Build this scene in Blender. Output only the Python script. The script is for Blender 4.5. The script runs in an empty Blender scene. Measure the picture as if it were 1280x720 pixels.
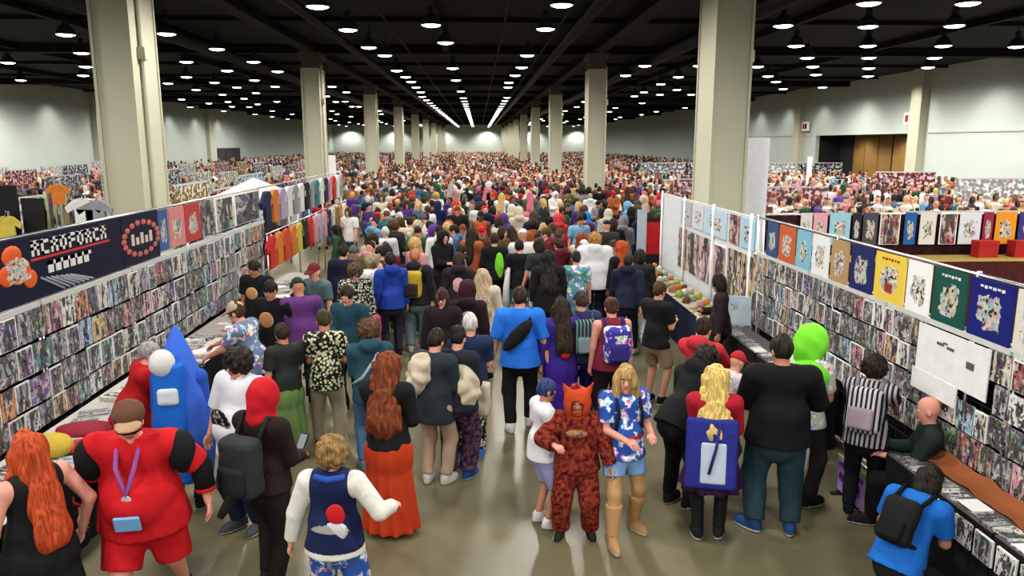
import bpy, math, random
import numpy as np
from mathutils import Vector, Matrix
random.seed(7); rng = np.random.default_rng(7)
SC = bpy.context.scene
COL = SC.collection
f32 = np.float32

# ------------------------------------------------------------------ camera
CAMH = 3.5
FPX = 950.0
PITCH = math.atan(181 / FPX)
YAW = math.atan(42 / FPX * math.cos(PITCH))
_F = np.array([math.sin(YAW) * math.cos(PITCH), math.cos(YAW) * math.cos(PITCH), -math.sin(PITCH)])
_R = np.array([math.cos(YAW), -math.sin(YAW), 0.0])
_U = np.cross(_R, _F)
def at(u, v, z=None, x=None, y=None):
    """where the sight line through photo point (u, v) meets a plane of the hall"""
    d = _F + _R * (u - 640) / FPX + _U * (360 - v) / FPX
    t = (z - CAMH) / d[2] if z is not None else (x / d[0] if x is not None else y / d[1])
    return np.array([0, 0, CAMH]) + d * t
cam = bpy.data.cameras.new('camera')
cam.sensor_width = 36; cam.lens = FPX / 1280 * 36; cam.clip_end = 400
camo = bpy.data.objects.new('camera', cam); COL.objects.link(camo)
camo.matrix_world = Matrix(((_R[0], _U[0], -_F[0], 0), (_R[1], _U[1], -_F[1], 0), (_R[2], _U[2], -_F[2], CAMH), (0, 0, 0, 1)))
SC.camera = camo

# ------------------------------------------------------------------ tagging
LABELS = set()
def tag(o, label, cat, group=None, kind=None):
    o['label'] = label; o['category'] = cat
    if group: o['group'] = group
    if kind: o['kind'] = kind
    LABELS.add(label)
    return o
def ordn(n):
    return f"{n}{'th' if 10 <= n % 100 <= 20 else {1: 'st', 2: 'nd', 3: 'rd'}.get(n % 10, 'th')}"

# ------------------------------------------------------------------ mesh helpers
class MB:
    """collects simple shapes into ONE mesh"""
    def __init__(s): s.v = []; s.f = []; s.m = []
    def add(s, v, f, m=0):
        b = len(s.v); s.v += [tuple(map(float, p)) for p in v]
        s.f += [tuple(b + i for i in q) for q in f]; s.m += [m] * len(f); return s
    def box(s, x0, x1, y0, y1, z0, z1, m=0):
        v = [(x, y, z) for z in (z0, z1) for y in (y0, y1) for x in (x0, x1)]
        return s.add(v, [(0, 2, 3, 1), (4, 5, 7, 6), (0, 1, 5, 4), (2, 6, 7, 3), (0, 4, 6, 2), (1, 3, 7, 5)], m)
    def tube(s, path, rad, n=8, m=0, close=True):
        P = [np.array(p, float) for p in path]
        if not hasattr(rad, '__len__'): rad = [rad] * len(P)
        v = []; ref = None
        for i, p in enumerate(P):
            t = P[min(i + 1, len(P) - 1)] - P[max(i - 1, 0)]; t = t / (np.linalg.norm(t) + 1e-9)
            if ref is None: ref = np.array([1., 0, 0]) if abs(t[0]) < .8 else np.array([0, 1., 0])
            a = ref - t * (ref @ t); a /= np.linalg.norm(a) + 1e-9; b = np.cross(t, a); ref = a
            for k in range(n):
                w = 2 * math.pi * k / n; v.append(p + (a * math.cos(w) + b * math.sin(w)) * rad[i])
        f = []
        for i in range(len(P) - 1):
            for k in range(n):
                k2 = (k + 1) % n; f.append((i * n + k, i * n + k2, (i + 1) * n + k2, (i + 1) * n + k))
        if close:
            f.append(tuple(range(n - 1, -1, -1))); f.append(tuple((len(P) - 1) * n + k for k in range(n)))
        return s.add(v, f, m)
    def lathe(s, prof, c=(0, 0, 0), n=16, m=0, sx=1, sy=1):
        v = []; f = []
        for (r, z) in prof:
            for k in range(n):
                w = 2 * math.pi * k / n; v.append((c[0] + r * sx * math.cos(w), c[1] + r * sy * math.sin(w), c[2] + z))
        for i in range(len(prof) - 1):
            for k in range(n):
                k2 = (k + 1) % n; f.append((i * n + k, i * n + k2, (i + 1) * n + k2, (i + 1) * n + k))
        return s.add(v, f, m)
    def ball(s, c, r, n=10, m=0):
        r = (r, r, r) if not hasattr(r, '__len__') else r
        pr = [(max(math.sin(math.pi * i / 6), 1e-3), -math.cos(math.pi * i / 6)) for i in range(7)]
        v = []; f = []
        for (q, z) in pr:
            for k in range(n):
                w = 2 * math.pi * k / n; v.append((c[0] + r[0] * q * math.cos(w), c[1] + r[1] * q * math.sin(w), c[2] + r[2] * z))
        for i in range(6):
            for k in range(n):
                k2 = (k + 1) % n; f.append((i * n + k, i * n + k2, (i + 1) * n + k2, (i + 1) * n + k))
        return s.add(v, f, m)
    def data(s, name, mats, smooth=False):
        me = bpy.data.meshes.new(name); me.from_pydata(s.v, [], s.f)
        for m in mats: me.materials.append(m)
        if any(s.m): me.polygons.foreach_set('material_index', s.m)
        if smooth: me.polygons.foreach_set('use_smooth', [True] * len(s.f))
        me.update(); return me
    def build(s, name, mats, parent=None, smooth=False, color=None, loc=None, rz=0):
        if not isinstance(mats, (list, tuple)): mats = [mats]
        return link(name, s.data(name, mats, smooth), parent, color, loc, rz)
def link(name, me, parent=None, color=None, loc=None, rz=0):
    o = bpy.data.objects.new(name, me); COL.objects.link(o)
    if parent: o.parent = parent
    if color: o.color = (*color[:3], 1)
    if loc is not None: o.location = loc
    if rz: o.rotation_euler.z = rz
    return o
def struct(name, mb, mats, smooth=False):
    o = mb.build(name, mats, smooth=smooth); o['kind'] = 'structure'; return o
def copy_tree(o, parent=None):
    c = o.copy(); COL.objects.link(c); c.parent = parent
    for ch in list(o.children): copy_tree(ch, c)
    return c

# ------------------------------------------------------------------ colours and materials
def hexc(h):
    h = h.lstrip('#'); c = [int(h[i:i + 2], 16) / 255 for i in (0, 2, 4)]
    return tuple(x / 12.92 if x <= .04045 else ((x + .055) / 1.055) ** 2.4 for x in c)
def newmat(name):
    m = bpy.data.materials.new(name); m.use_nodes = True
    nt = m.node_tree; return m, nt, nt.nodes['Principled BSDF']
def N(nt, t, **kw):
    n = nt.nodes.new(t)
    for k, v in kw.items():
        if k in n.inputs: n.inputs[k].default_value = v
        else: setattr(n, k, v)
    return n
def mix(nt, a, b, fac, mode='MIX'):
    n = nt.nodes.new('ShaderNodeMix'); n.data_type = 'RGBA'; n.blend_type = mode
    for i, x in ((0, fac), (6, a), (7, b)):
        if isinstance(x, bpy.types.NodeSocket): nt.links.new(x, n.inputs[i])
        else: n.inputs[i].default_value = x if i == 0 else (*x[:3], 1)
    return n.outputs[2]
def math_(nt, op, a, b=0.0, c=None):
    n = nt.nodes.new('ShaderNodeMath'); n.operation = op
    for i, x in enumerate((a, b) if c is None else (a, b, c)):
        if isinstance(x, bpy.types.NodeSocket): nt.links.new(x, n.inputs[i])
        else: n.inputs[i].default_value = x
    return n.outputs[0]
def ramp(nt, fac, stops, interp='LINEAR'):
    r = nt.nodes.new('ShaderNodeValToRGB'); r.color_ramp.interpolation = interp
    e = r.color_ramp.elements
    while len(e) < len(stops): e.new(.5)
    for i, (p, c) in enumerate(stops): e[i].position = p; e[i].color = (*c[:3], 1)
    nt.links.new(fac, r.inputs[0]); return r.outputs[0]
def objco(nt, sx=1, sy=1, sz=1, src='Object'):
    tc = N(nt, 'ShaderNodeTexCoord'); mp = N(nt, 'ShaderNodeMapping'); mp.inputs['Scale'].default_value = (sx, sy, sz)
    nt.links.new(tc.outputs[src], mp.inputs['Vector']); return mp.outputs[0]
def noise(nt, vec, scale, detail=3, rough=.5, out='Fac'):
    n = N(nt, 'ShaderNodeTexNoise', Scale=scale, Detail=detail, Roughness=rough)
    if vec is not None: nt.links.new(vec, n.inputs['Vector'])
    return n.outputs[out]
def bump(nt, bs, h, strength=.3, dist=.01):
    b = N(nt, 'ShaderNodeBump', Strength=strength, Distance=dist)
    nt.links.new(h, b.inputs['Height']); nt.links.new(b.outputs[0], bs.inputs['Normal'])
def plain(name, col, rough=.7, metal=0, var=.12, scale=6, bmp=0, emit=0):
    m, nt, b = newmat(name)
    n = noise(nt, objco(nt), scale)
    dark = tuple(c * (1 - var) for c in col); lite = tuple(min(1, c * (1 + var)) for c in col)
    nt.links.new(mix(nt, dark, lite, n), b.inputs['Base Color'])
    b.inputs['Roughness'].default_value = rough; b.inputs['Metallic'].default_value = metal
    if bmp: bump(nt, b, noise(nt, objco(nt), scale * 6), bmp)
    if emit:
        b.inputs['Emission Color'].default_value = (*col, 1); b.inputs['Emission Strength'].default_value = emit
    return m
def obj_mat(name, kind='cloth', rough=.85):
    """material whose main colour comes from the object's own colour"""
    m, nt, b = newmat(name)
    oi = N(nt, 'ShaderNodeObjectInfo'); col = oi.outputs['Color']; rnd = oi.outputs['Random']
    v = objco(nt); b.inputs['Roughness'].default_value = rough
    b.inputs['Specular IOR Level'].default_value = .25
    if kind == 'cloth':
        fv = objco(nt, 1, 1, .45); tn = N(nt, 'ShaderNodeTexNoise', Scale=8.0, Detail=4.0, Roughness=.5, Distortion=1.6); nt.links.new(fv, tn.inputs['Vector'])
        tn.noise_type = 'RIDGED_MULTIFRACTAL'; n = tn.outputs['Fac']; n0 = noise(nt, v, 6, 4)
        c = mix(nt, mix(nt, col, (.0, .0, .0), .3), mix(nt, col, (1, 1, 1), .006), n0)  # loose noise darkens the colour to suggest shade in creases
        bump(nt, b, n, .55, .018)
    elif kind == 'skin':
        c = mix(nt, col, mix(nt, col, (.5, .12, .08), .35), noise(nt, v, 12)); b.inputs['Roughness'].default_value = .5
    elif kind == 'hair':
        vv = objco(nt, 60, 60, 5); n = noise(nt, vv, 1.0, 3)
        c = mix(nt, mix(nt, col, (0, 0, 0), .6), mix(nt, col, (1, .8, .6), .04), ramp(nt, n, [(.3, (0, 0, 0)), (.7, (1, 1, 1))]))
        bump(nt, b, n, .6, .015); b.inputs['Roughness'].default_value = .6; b.inputs['Specular IOR Level'].default_value = .15
    elif kind == 'floral':
        vo = N(nt, 'ShaderNodeTexVoronoi', Scale=27.0); nt.links.new(v, vo.inputs['Vector'])
        c = mix(nt, (.012, .014, .012), mix(nt, col, (.6, .6, .45), noise(nt, v, 20)), ramp(nt, vo.outputs['Distance'], [(.0, (1, 1, 1)), (.38, (1, 1, 1)), (.55, (0, 0, 0))]))
    elif kind == 'stripe':
        s = N(nt, 'ShaderNodeSeparateXYZ'); nt.links.new(v, s.inputs[0])
        w = math_(nt, 'FRACT', math_(nt, 'MULTIPLY', s.outputs[0], 22))
        c = mix(nt, col, (.02, .02, .03), ramp(nt, w, [(0, (0, 0, 0)), (.5, (0, 0, 0)), (.55, (1, 1, 1))]))
    elif kind == 'blotch':
        n = noise(nt, v, 11, 4); n2 = noise(nt, v, 19, 2, out='Color')
        h = N(nt, 'ShaderNodeHueSaturation', Saturation=2.2, Value=1.3); nt.links.new(n2, h.inputs['Color'])
        c = mix(nt, col, mix(nt, h.outputs[0], (.85, .85, .85), ramp(nt, n2, [(.45, (0, 0, 0)), (.6, (1, 1, 1))])), ramp(nt, n, [(.5, (0, 0, 0)), (.56, (1, 1, 1))]))
        bump(nt, b, n, .3)
    elif kind == 'fur':
        n = noise(nt, v, 55, 5, .7)
        c = mix(nt, mix(nt, col, (0, 0, 0), .65), mix(nt, col, (1, .4, .2), .2), ramp(nt, noise(nt, v, 22, 4), [(.35, (0, 0, 0)), (.65, (1, 1, 1))]))
        bump(nt, b, n, 1, .03)
    elif kind == 'print':
        g = N(nt, 'ShaderNodeTexCoord').outputs['Generated']
        sx = N(nt, 'ShaderNodeSeparateXYZ'); nt.links.new(g, sx.inputs[0])
        off = N(nt, 'ShaderNodeVectorMath', operation='ADD'); nt.links.new(g, off.inputs[0])
        cb = N(nt, 'ShaderNodeCombineXYZ'); 
        for i, q in enumerate((37., 91., 53.)): nt.links.new(math_(nt, 'MULTIPLY', rnd, q), cb.inputs[i])
        nt.links.new(cb.outputs[0], off.inputs[1]); vec = off.outputs[0]
        y, z = sx.outputs[1], sx.outputs[2]
        vo = N(nt, 'ShaderNodeTexVoronoi', Scale=6.5); 
        wv = N(nt, 'ShaderNodeVectorMath', operation='ADD'); nt.links.new(vec, wv.inputs[0])
        nt.links.new(mix(nt, (0, 0, 0), noise(nt, vec, 4, 3, out='Color'), .35), wv.inputs[1]); nt.links.new(wv.outputs[0], vo.inputs['Vector'])
        cell = N(nt, 'ShaderNodeHueSaturation', Saturation=.55, Value=.6); nt.links.new(vo.outputs['Color'], cell.inputs['Color'])
        n1 = noise(nt, vec, 3.5, 4)
        art = mix(nt, mix(nt, col, cell.outputs[0], .3), mix(nt, cell.outputs[0], mix(nt, col, (.75, .7, .62), .6), .55), ramp(nt, n1, [(.5, (0, 0, 0)), (.56, (1, 1, 1))]))
        dy = math_(nt, 'ABSOLUTE', math_(nt, 'SUBTRACT', y, .5)); dz = math_(nt, 'ABSOLUTE', math_(nt, 'SUBTRACT', z, .48))
        st = N(nt, 'ShaderNodeMapping'); st.inputs['Scale'].default_value = (1, 7, 2.2); nt.links.new(vec, st.inputs['Vector'])
        fig = math_(nt, 'ADD', noise(nt, st.outputs[0], .75, 3, .5), math_(nt, 'MULTIPLY', dy, -.25))
        art = mix(nt, art, mix(nt, (.02, .018, .022), cell.outputs[0], .18), ramp(nt, fig, [(.43, (0, 0, 0)), (.48, (1, 1, 1))]))
        art = mix(nt, art, mix(nt, (.68, .62, .54), col, .35), ramp(nt, noise(nt, vec, 4.5, 3, .55), [(.6, (0, 0, 0)), (.63, (1, 1, 1))]))
        art = mix(nt, art, (.015, .014, .018), ramp(nt, noise(nt, vec, 7, 3), [(.58, (0, 0, 0)), (.64, (1, 1, 1))]))
        edge = math_(nt, 'MAXIMUM', math_(nt, 'MULTIPLY', dy, 1.0), math_(nt, 'MULTIPLY', dz, .97))
        isb = math_(nt, 'GREATER_THAN', math_(nt, 'FRACT', math_(nt, 'MULTIPLY', rnd, 7.3)), .68)
        eb = math_(nt, 'MULTIPLY', math_(nt, 'GREATER_THAN', edge, .455), isb)
        c = mix(nt, art, (.8, .8, .78), eb); b.inputs['Roughness'].default_value = .45
    elif kind == 'poster':
        g = N(nt, 'ShaderNodeTexCoord').outputs['Generated']
        sx = N(nt, 'ShaderNodeSeparateXYZ'); nt.links.new(g, sx.inputs[0])
        cb = N(nt, 'ShaderNodeCombineXYZ'); 
        for i, q in enumerate((37., 91., 53.)): nt.links.new(math_(nt, 'MULTIPLY', rnd, q), cb.inputs[i])
        off = N(nt, 'ShaderNodeVectorMath', operation='ADD'); nt.links.new(g, off.inputs[0]); nt.links.new(cb.outputs[0], off.inputs[1]); vec = off.outputs[0]
        dy = math_(nt, 'ABSOLUTE', math_(nt, 'SUBTRACT', sx.outputs[1], .5)); dz = math_(nt, 'ABSOLUTE', math_(nt, 'SUBTRACT', sx.outputs[2], .47))
        rad = math_(nt, 'ADD', math_(nt, 'POWER', math_(nt, 'MULTIPLY', dy, 2.9), 4), math_(nt, 'POWER', math_(nt, 'MULTIPLY', dz, 3.0), 4))
        fig = math_(nt, 'ADD', rad, math_(nt, 'MULTIPLY', math_(nt, 'SUBTRACT', noise(nt, vec, 5, 4), .5), 2.4))
        hs = N(nt, 'ShaderNodeHueSaturation', Saturation=.9, Value=.8); nt.links.new(noise(nt, vec, 6, 2, out='Color'), hs.inputs['Color'])
        inv = mix(nt, hs.outputs[0], mix(nt, (.75, .66, .5), col, 0.25), ramp(nt, noise(nt, vec, 9, 3), [(.5, (0, 0, 0)), (.55, (1, 1, 1))]))
        inv = mix(nt, inv, (.03, .025, .03), ramp(nt, noise(nt, vec, 11, 3), [(.56, (0, 0, 0)), (.61, (1, 1, 1))]))
        c = mix(nt, inv, col, ramp(nt, fig, [(.4, (0, 0, 0)), (.47, (1, 1, 1))])); b.inputs['Roughness'].default_value = .4
    elif kind == 'merch':
        vo = N(nt, 'ShaderNodeTexVoronoi', Scale=4.5); nt.links.new(v, vo.inputs['Vector'])
        h = N(nt, 'ShaderNodeHueSaturation', Saturation=.5, Value=.6); nt.links.new(vo.outputs['Color'], h.inputs['Color'])
        a = mix(nt, h.outputs[0], (.75, .72, .66), ramp(nt, noise(nt, v, 5, 3), [(.5, (0, 0, 0)), (.54, (1, 1, 1))]))
        c = mix(nt, a, (.02, .02, .025), ramp(nt, noise(nt, v, 7.5, 3), [(.46, (0, 0, 0)), (.51, (1, 1, 1))]))
        c = mix(nt, c, col, .3)
    else:
        c = mix(nt, col, mix(nt, col, (0, 0, 0), .25), noise(nt, v, 7))
    nt.links.new(c, b.inputs['Base Color'])
    return m
M = {k: obj_mat('m_' + k, k) for k in ('cloth', 'skin', 'hair', 'floral', 'stripe', 'blotch', 'fur', 'print', 'poster', 'merch')}
M['plain'] = obj_mat('m_plain', 'flat', .5)
M['eye'] = plain('m_eye', (.75, .73, .7), .3); M['pupil'] = plain('m_pupil', (.01, .008, .006), .3)
M['lip'] = plain('m_lip', (.42, .12, .1), .4); M['sole'] = plain('m_sole', (.75, .74, .72), .7)
M['black'] = plain('m_black', (.012, .012, .014), .8); M['white'] = plain('m_white', (.8, .8, .79), .6, var=.05)
M['chrome'] = plain('m_chrome', (.55, .56, .57), .3, 1)
M['wire'] = plain('m_wire', (.03, .03, .032), .5)
M['drape'] = plain('m_drape', (.014, .014, .018), .95, bmp=.3)

# ------------------------------------------------------------------ distance fields -> surface
class Field:
    def __init__(s, lo, hi, vox):
        s.vox = vox; s.lo = np.array(lo, f32)
        n = np.ceil((np.array(hi) - np.array(lo)) / vox).astype(int) + 1
        s.ax = [s.lo[i] + vox * np.arange(n[i], dtype=f32) for i in range(3)]
        s.F = np.full(n, .5, f32)
    def _sl(s, lo, hi):
        out = []
        for i in range(3):
            a = max(0, int((lo[i] - s.lo[i]) / s.vox) - 1); b = min(len(s.ax[i]), int((hi[i] - s.lo[i]) / s.vox) + 3)
            out.append(slice(a, max(a + 1, b)))
        return tuple(out)
    def P(s, sl):
        return np.meshgrid(s.ax[0][sl[0]], s.ax[1][sl[1]], s.ax[2][sl[2]], indexing='ij', sparse=True)
    def put(s, fn, lo, hi, k=.02, sub=False):
        pad = k * 2 + s.vox * 2
        sl = s._sl(np.array(lo) - pad, np.array(hi) + pad); d = fn(*s.P(sl)); F = s.F[sl]
        if sub:
            s.F[sl] = np.maximum(F, -d); return s
        if k > 0:
            h = np.maximum(k - np.abs(F - d), 0) / k; s.F[sl] = np.minimum(F, d) - h * h * k * .25
        else: s.F[sl] = np.minimum(F, d)
        return s
    def cone(s, a, b, ra, rb, k=.025, flat=None, infl=0., cut=None):
        a = np.array(a, f32); b = np.array(b, f32); ra += infl; rb += infl
        ab = b - a; L2 = float(ab @ ab) + 1e-9; R = max(ra, rb) * 1.05
        def fn(X, Y, Z):
            x, y, z = X - a[0], Y - a[1], Z - a[2]
            t = np.clip((x * ab[0] + y * ab[1] + z * ab[2]) / L2, 0, 1)
            dx, dy, dz = x - t * ab[0], y - t * ab[1], z - t * ab[2]
            q = dx * dx + dy * dy + dz * dz
            sc = 1.0
            if flat is not None:
                n, fl = flat; e = dx * n[0] + dy * n[1] + dz * n[2]; q = q + e * e * (1 / fl ** 2 - 1); sc = .8
            d = (np.sqrt(q) - (ra + t * (rb - ra))) * sc
            if cut is not None:
                c, nn = cut; d = np.maximum(d, (X - c[0]) * nn[0] + (Y - c[1]) * nn[1] + (Z - c[2]) * nn[2])
            return d
        return s.put(fn, np.minimum(a, b) - R, np.maximum(a, b) + R, k)
    def ell(s, c, r, k=.02, rot=None, sub=False, noise_=None):
        c = np.array(c, f32); r = np.array(r, f32); R = float(max(r))
        def fn(X, Y, Z):
            x, y, z = X - c[0], Y - c[1], Z - c[2]
            if rot is not None:
                x, y, z = (rot[0, i] * x + rot[1, i] * y + rot[2, i] * z for i in range(3))
            k0 = np.sqrt((x / r[0]) ** 2 + (y / r[1]) ** 2 + (z / r[2]) ** 2)
            k1 = np.sqrt((x / r[0] ** 2) ** 2 + (y / r[1] ** 2) ** 2 + (z / r[2] ** 2) ** 2) + 1e-6
            return k0 * (k0 - 1) / k1
        return s.put(fn, c - R, c + R, k, sub)
    def rbox(s, c, h, r, rot=None, k=.01):
        c = np.array(c, f32); R = float(np.linalg.norm(h) + r)
        def fn(X, Y, Z):
            x, y, z = X - c[0], Y - c[1], Z - c[2]
            if rot is not None: x, y, z = (rot[0, i] * x + rot[1, i] * y + rot[2, i] * z for i in range(3))
            qx, qy, qz = np.abs(x) - h[0] + r, np.abs(y) - h[1] + r, np.abs(z) - h[2] + r
            return np.sqrt(np.maximum(qx, 0) ** 2 + np.maximum(qy, 0) ** 2 + np.maximum(qz, 0) ** 2) + np.minimum(np.maximum(np.maximum(qx, qy), qz), 0) - r
        return s.put(fn, c - R, c + R, k)
    def cut(s, c, n):
        X, Y, Z = s.P((slice(None),) * 3)
        s.F = np.maximum(s.F, (X - c[0]) * n[0] + (Y - c[1]) * n[1] + (Z - c[2]) * n[2]).astype(f32); return s
    def cut2(s, planes):
        """remove the intersection of several half-spaces"""
        X, Y, Z = s.P((slice(None),) * 3); m = None
        for c, n in planes:
            d = (X - c[0]) * n[0] + (Y - c[1]) * n[1] + (Z - c[2]) * n[2]
            m = d if m is None else np.maximum(m, d)
        s.F = np.maximum(s.F, -m).astype(f32); return s
    def wob(s, amp, fr, seed=0., sz=1.):
        X, Y, Z = s.P((slice(None),) * 3)
        Z = Z * sz
        s.F = (s.F - amp * (np.sin(fr * X + 1.7 * np.sin(fr * .6 * Z + seed) + seed) * np.sin(fr * .8 * Z + 2 * np.sin(fr * .5 * Y) + seed) + .5 * np.sin(fr * 1.9 * Y + fr * Z + seed))).astype(f32); return s
    def mesh(s):
        F = s.F; F[0] = F[-1] = .5; F[:, 0] = F[:, -1] = .5; F[:, :, 0] = F[:, :, -1] = .5
        S = F < 0
        c = sum(S[i:S.shape[0] - 1 + i, j:S.shape[1] - 1 + j, k:S.shape[2] - 1 + k].astype(np.int8) for i in (0, 1) for j in (0, 1) for k in (0, 1))
        m = (c > 0) & (c < 8); idx = np.full(m.shape, -1, np.int32); cells = np.argwhere(m); idx[m] = np.arange(len(cells))
        acc = np.zeros((len(cells), 3), f32); cnt = np.zeros(len(cells), f32)
        O = [(i, j, k) for i in (0, 1) for j in (0, 1) for k in (0, 1)]
        val = {o: F[cells[:, 0] + o[0], cells[:, 1] + o[1], cells[:, 2] + o[2]] for o in O}
        for o in O:
            for a in range(3):
                if o[a] == 0:
                    p = list(o); p[a] = 1; f0, f1 = val[o], val[tuple(p)]
                    x = (f0 < 0) != (f1 < 0); t = f0 / np.where(x, f0 - f1, 1)
                    for q in range(3): acc[:, q] += x * (o[q] + (t if q == a else 0))
                    cnt += x
        v = s.lo + (cells + acc / cnt[:, None]) * s.vox
        Q = []
        for a in range(3):
            b, cc = (a + 1) % 3, (a + 2) % 3
            s0 = np.take(S, range(S.shape[a] - 1), a); s1 = np.take(S, range(1, S.shape[a]), a)
            e = np.argwhere(s0 != s1)
            e = e[(e[:, b] > 0) & (e[:, cc] > 0) & (e[:, b] < m.shape[b]) & (e[:, cc] < m.shape[cc])]
            if not len(e): continue
            eb = np.zeros(3, int); eb[b] = 1; ec = np.zeros(3, int); ec[cc] = 1
            q = np.stack([idx[tuple((e - o).T)] for o in (0 * eb, eb, eb + ec, ec)], 1)
            fl = ~S[tuple(e.T)]; q[fl] = q[fl][:, ::-1]; Q.append(q)
        return v, (np.concatenate(Q) if Q else np.zeros((0, 4), int))
def to_mesh(name, vf, mats, extra=None, matfn=None):
    v, q = vf
    me = bpy.data.meshes.new(name); nv, nq = len(v), len(q)
    if extra is None or not extra.f:
        me.vertices.add(nv); me.vertices.foreach_set('co', v.astype(f32).ravel())
        me.loops.add(nq * 4); me.polygons.add(nq)
        me.loops.foreach_set('vertex_index', q.astype(np.int32).ravel())
        me.polygons.foreach_set('loop_start', np.arange(nq, dtype=np.int32) * 4)
        mi = np.zeros(nq, np.int32)
        if matfn is not None and nq: mi = matfn(v[q].mean(1)).astype(np.int32)
        for m in mats: me.materials.append(m)
        me.polygons.foreach_set('material_index', mi)
        me.polygons.foreach_set('use_smooth', np.ones(nq, bool))
        me.update(calc_edges=True); me.validate(); return me
    V = v.tolist() + extra.v; Fq = q.tolist() + [tuple(i + nv for i in f) for f in extra.f]
    me.from_pydata(V, [], Fq)
    for m in mats: me.materials.append(m)
    me.polygons.foreach_set('material_index', [0] * nq + extra.m)
    me.polygons.foreach_set('use_smooth', [True] * len(Fq)); me.update(); return me
# ------------------------------------------------------------------ people
SKIN = dict(pale=(.62, .36, .26), tan=(.45, .24, .15), brown=(.2, .09, .05), dark=(.09, .04, .025), pink=(.66, .34, .27))
def rotx(a): c, s = math.cos(a), math.sin(a); return np.array([[1, 0, 0], [0, c, -s], [0, s, c]])
def roty(a): c, s = math.cos(a), math.sin(a); return np.array([[c, 0, s], [0, 1, 0], [-s, 0, c]])
def rotz(a): c, s = math.cos(a), math.sin(a); return np.array([[c, -s, 0], [s, c, 0], [0, 0, 1]])
def ik(a, t, l1, l2, pole):
    d = t - a; D = np.linalg.norm(d); u = d / D; L = min(D, .997 * (l1 + l2)); L = max(L, abs(l1 - l2) + .03)
    c = (l1 * l1 + L * L - l2 * l2) / (2 * l1 * L); c = max(-1, min(1, c)); s = math.sqrt(1 - c * c)
    p = np.array(pole, float); p = p - u * (p @ u); p /= np.linalg.norm(p) + 1e-9
    return a + u * l1 * c + p * l1 * s, a + u * L
D2R = math.pi / 180
HANDS = dict(down=((-.27, .04, .80), (.27, .04, .80)), phone=((-.06, .30, 1.20), (.09, .29, 1.17)),
             strap=((-.15, .19, 1.28), (.15, .19, 1.28)), mixed=((-.27, .03, .80), (.10, .30, 1.15)),
             hip=((-.20, .05, 1.0), (.27, .06, .80)), reach=((-.15, .5, 1.05), (.18, .52, 1.05)), swing=((-.27, .16, .84), (.27, -.1, .84)),
             fold=((.10, .22, 1.13), (-.10, .24, 1.10)))
def skeleton(s):
    J = {}
    w = s.get('w', 1.); J['w'] = w; J['lw'] = 1 + (w - 1) * .6
    lean = s.get('lean', 0) * D2R; side = s.get('side', 0) * D2R
    Rt = roty(side) @ rotx(-lean) @ rotz(s.get('tw', 0) * D2R); J['Rt'] = Rt
    pel = np.array([s.get('px', 0), -.12 * math.sin(lean) + s.get('py', 0), .94 - s.get('crouch', 0)]); J['pel'] = pel
    T = lambda x, y, z: pel + Rt @ np.array([x, y, z]); J['T'] = T
    sw = s.get('sw', .19) * (1 + (w - 1) * .5); J['sw'] = sw
    Rh = Rt @ rotx(lean * .6) @ rotz(s.get('hy', 0) * D2R) @ rotx(-s.get('hp', 8) * D2R); J['Rh'] = Rh
    J['neck'] = T(0, 0, .53); hs = s.get('hs', 1.); J['hs'] = hs
    J['hc'] = J['neck'] + (Rt @ np.array([0, .012, .05])) + Rh @ np.array([0, .01, .095 * hs])
    J['H'] = lambda x, y, z: J['hc'] + Rh @ (np.array([x, y, z]) * hs)
    J['top'] = J['H'](0, 0, .13)
    hd = s.get('hands', 'down'); hd = HANDS[hd] if isinstance(hd, str) else hd
    ft = s.get('feet', ((-.1, -.02, 0), (.1, .03, 0)))
    td = s.get('toes', ((-.2, 1), (.2, 1)))
    for i, sd in enumerate((-1, 1)):
        sh = T(sd * sw, -.01, .475); J['sh%d' % i] = sh
        t = np.array(hd[i], float)
        el, wr = ik(sh, t, .29, .26, s.get('elb', ((-.35, -.5, -.9), (.35, -.5, -.9)))[i])
        J['el%d' % i], J['wr%d' % i] = el, wr
        hip = pel + roty(side * .5) @ np.array([sd * .092 * (1 + (w - 1) * .5), 0, -.03]); J['hip%d' % i] = hip
        an = np.array([ft[i][0], ft[i][1], .085 + ft[i][2]], float)
        kn, an = ik(hip, an, .43, .425, (sd * .25, 1, 0)); J['kn%d' % i], J['an%d' % i] = kn, an
        d = np.array([*td[i], 0.]); d /= np.linalg.norm(d); J['toe%d' % i] = d
    return J
YF = np.array([0, 1., 0])
def torso(F, J, infl=0., k=.04, low=-.06, belly=0.):
    T, w = J['T'], J['w']; n = J['Rt'] @ YF
    F.cone(T(0, 0, low), T(0, 0, .16), .148 * w, .132 * w, k, (n, .74), infl)
    F.cone(T(0, .005, .16), T(0, .005, .37), .128 * w, .15 * (1 + (w - 1) * .7), k, (n, .66), infl)
    bw = J['sw'] * (J.get('bar', .85) if infl else .85); F.cone(T(-bw, -.015, .465), T(bw, -.015, .465), .066, .066, .07, None, infl)
    if belly: F.ell(T(0, .05 * w, .1), np.array([.14 * w, .13 * w * belly, .17]) + infl, .06, J['Rt'])
def bounds(J):
    P = np.array([v for k, v in J.items() if isinstance(v, np.ndarray) and v.shape == (3,) and not k.startswith('toe')])
    return P.min(0) - .27, P.max(0) + .27
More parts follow.
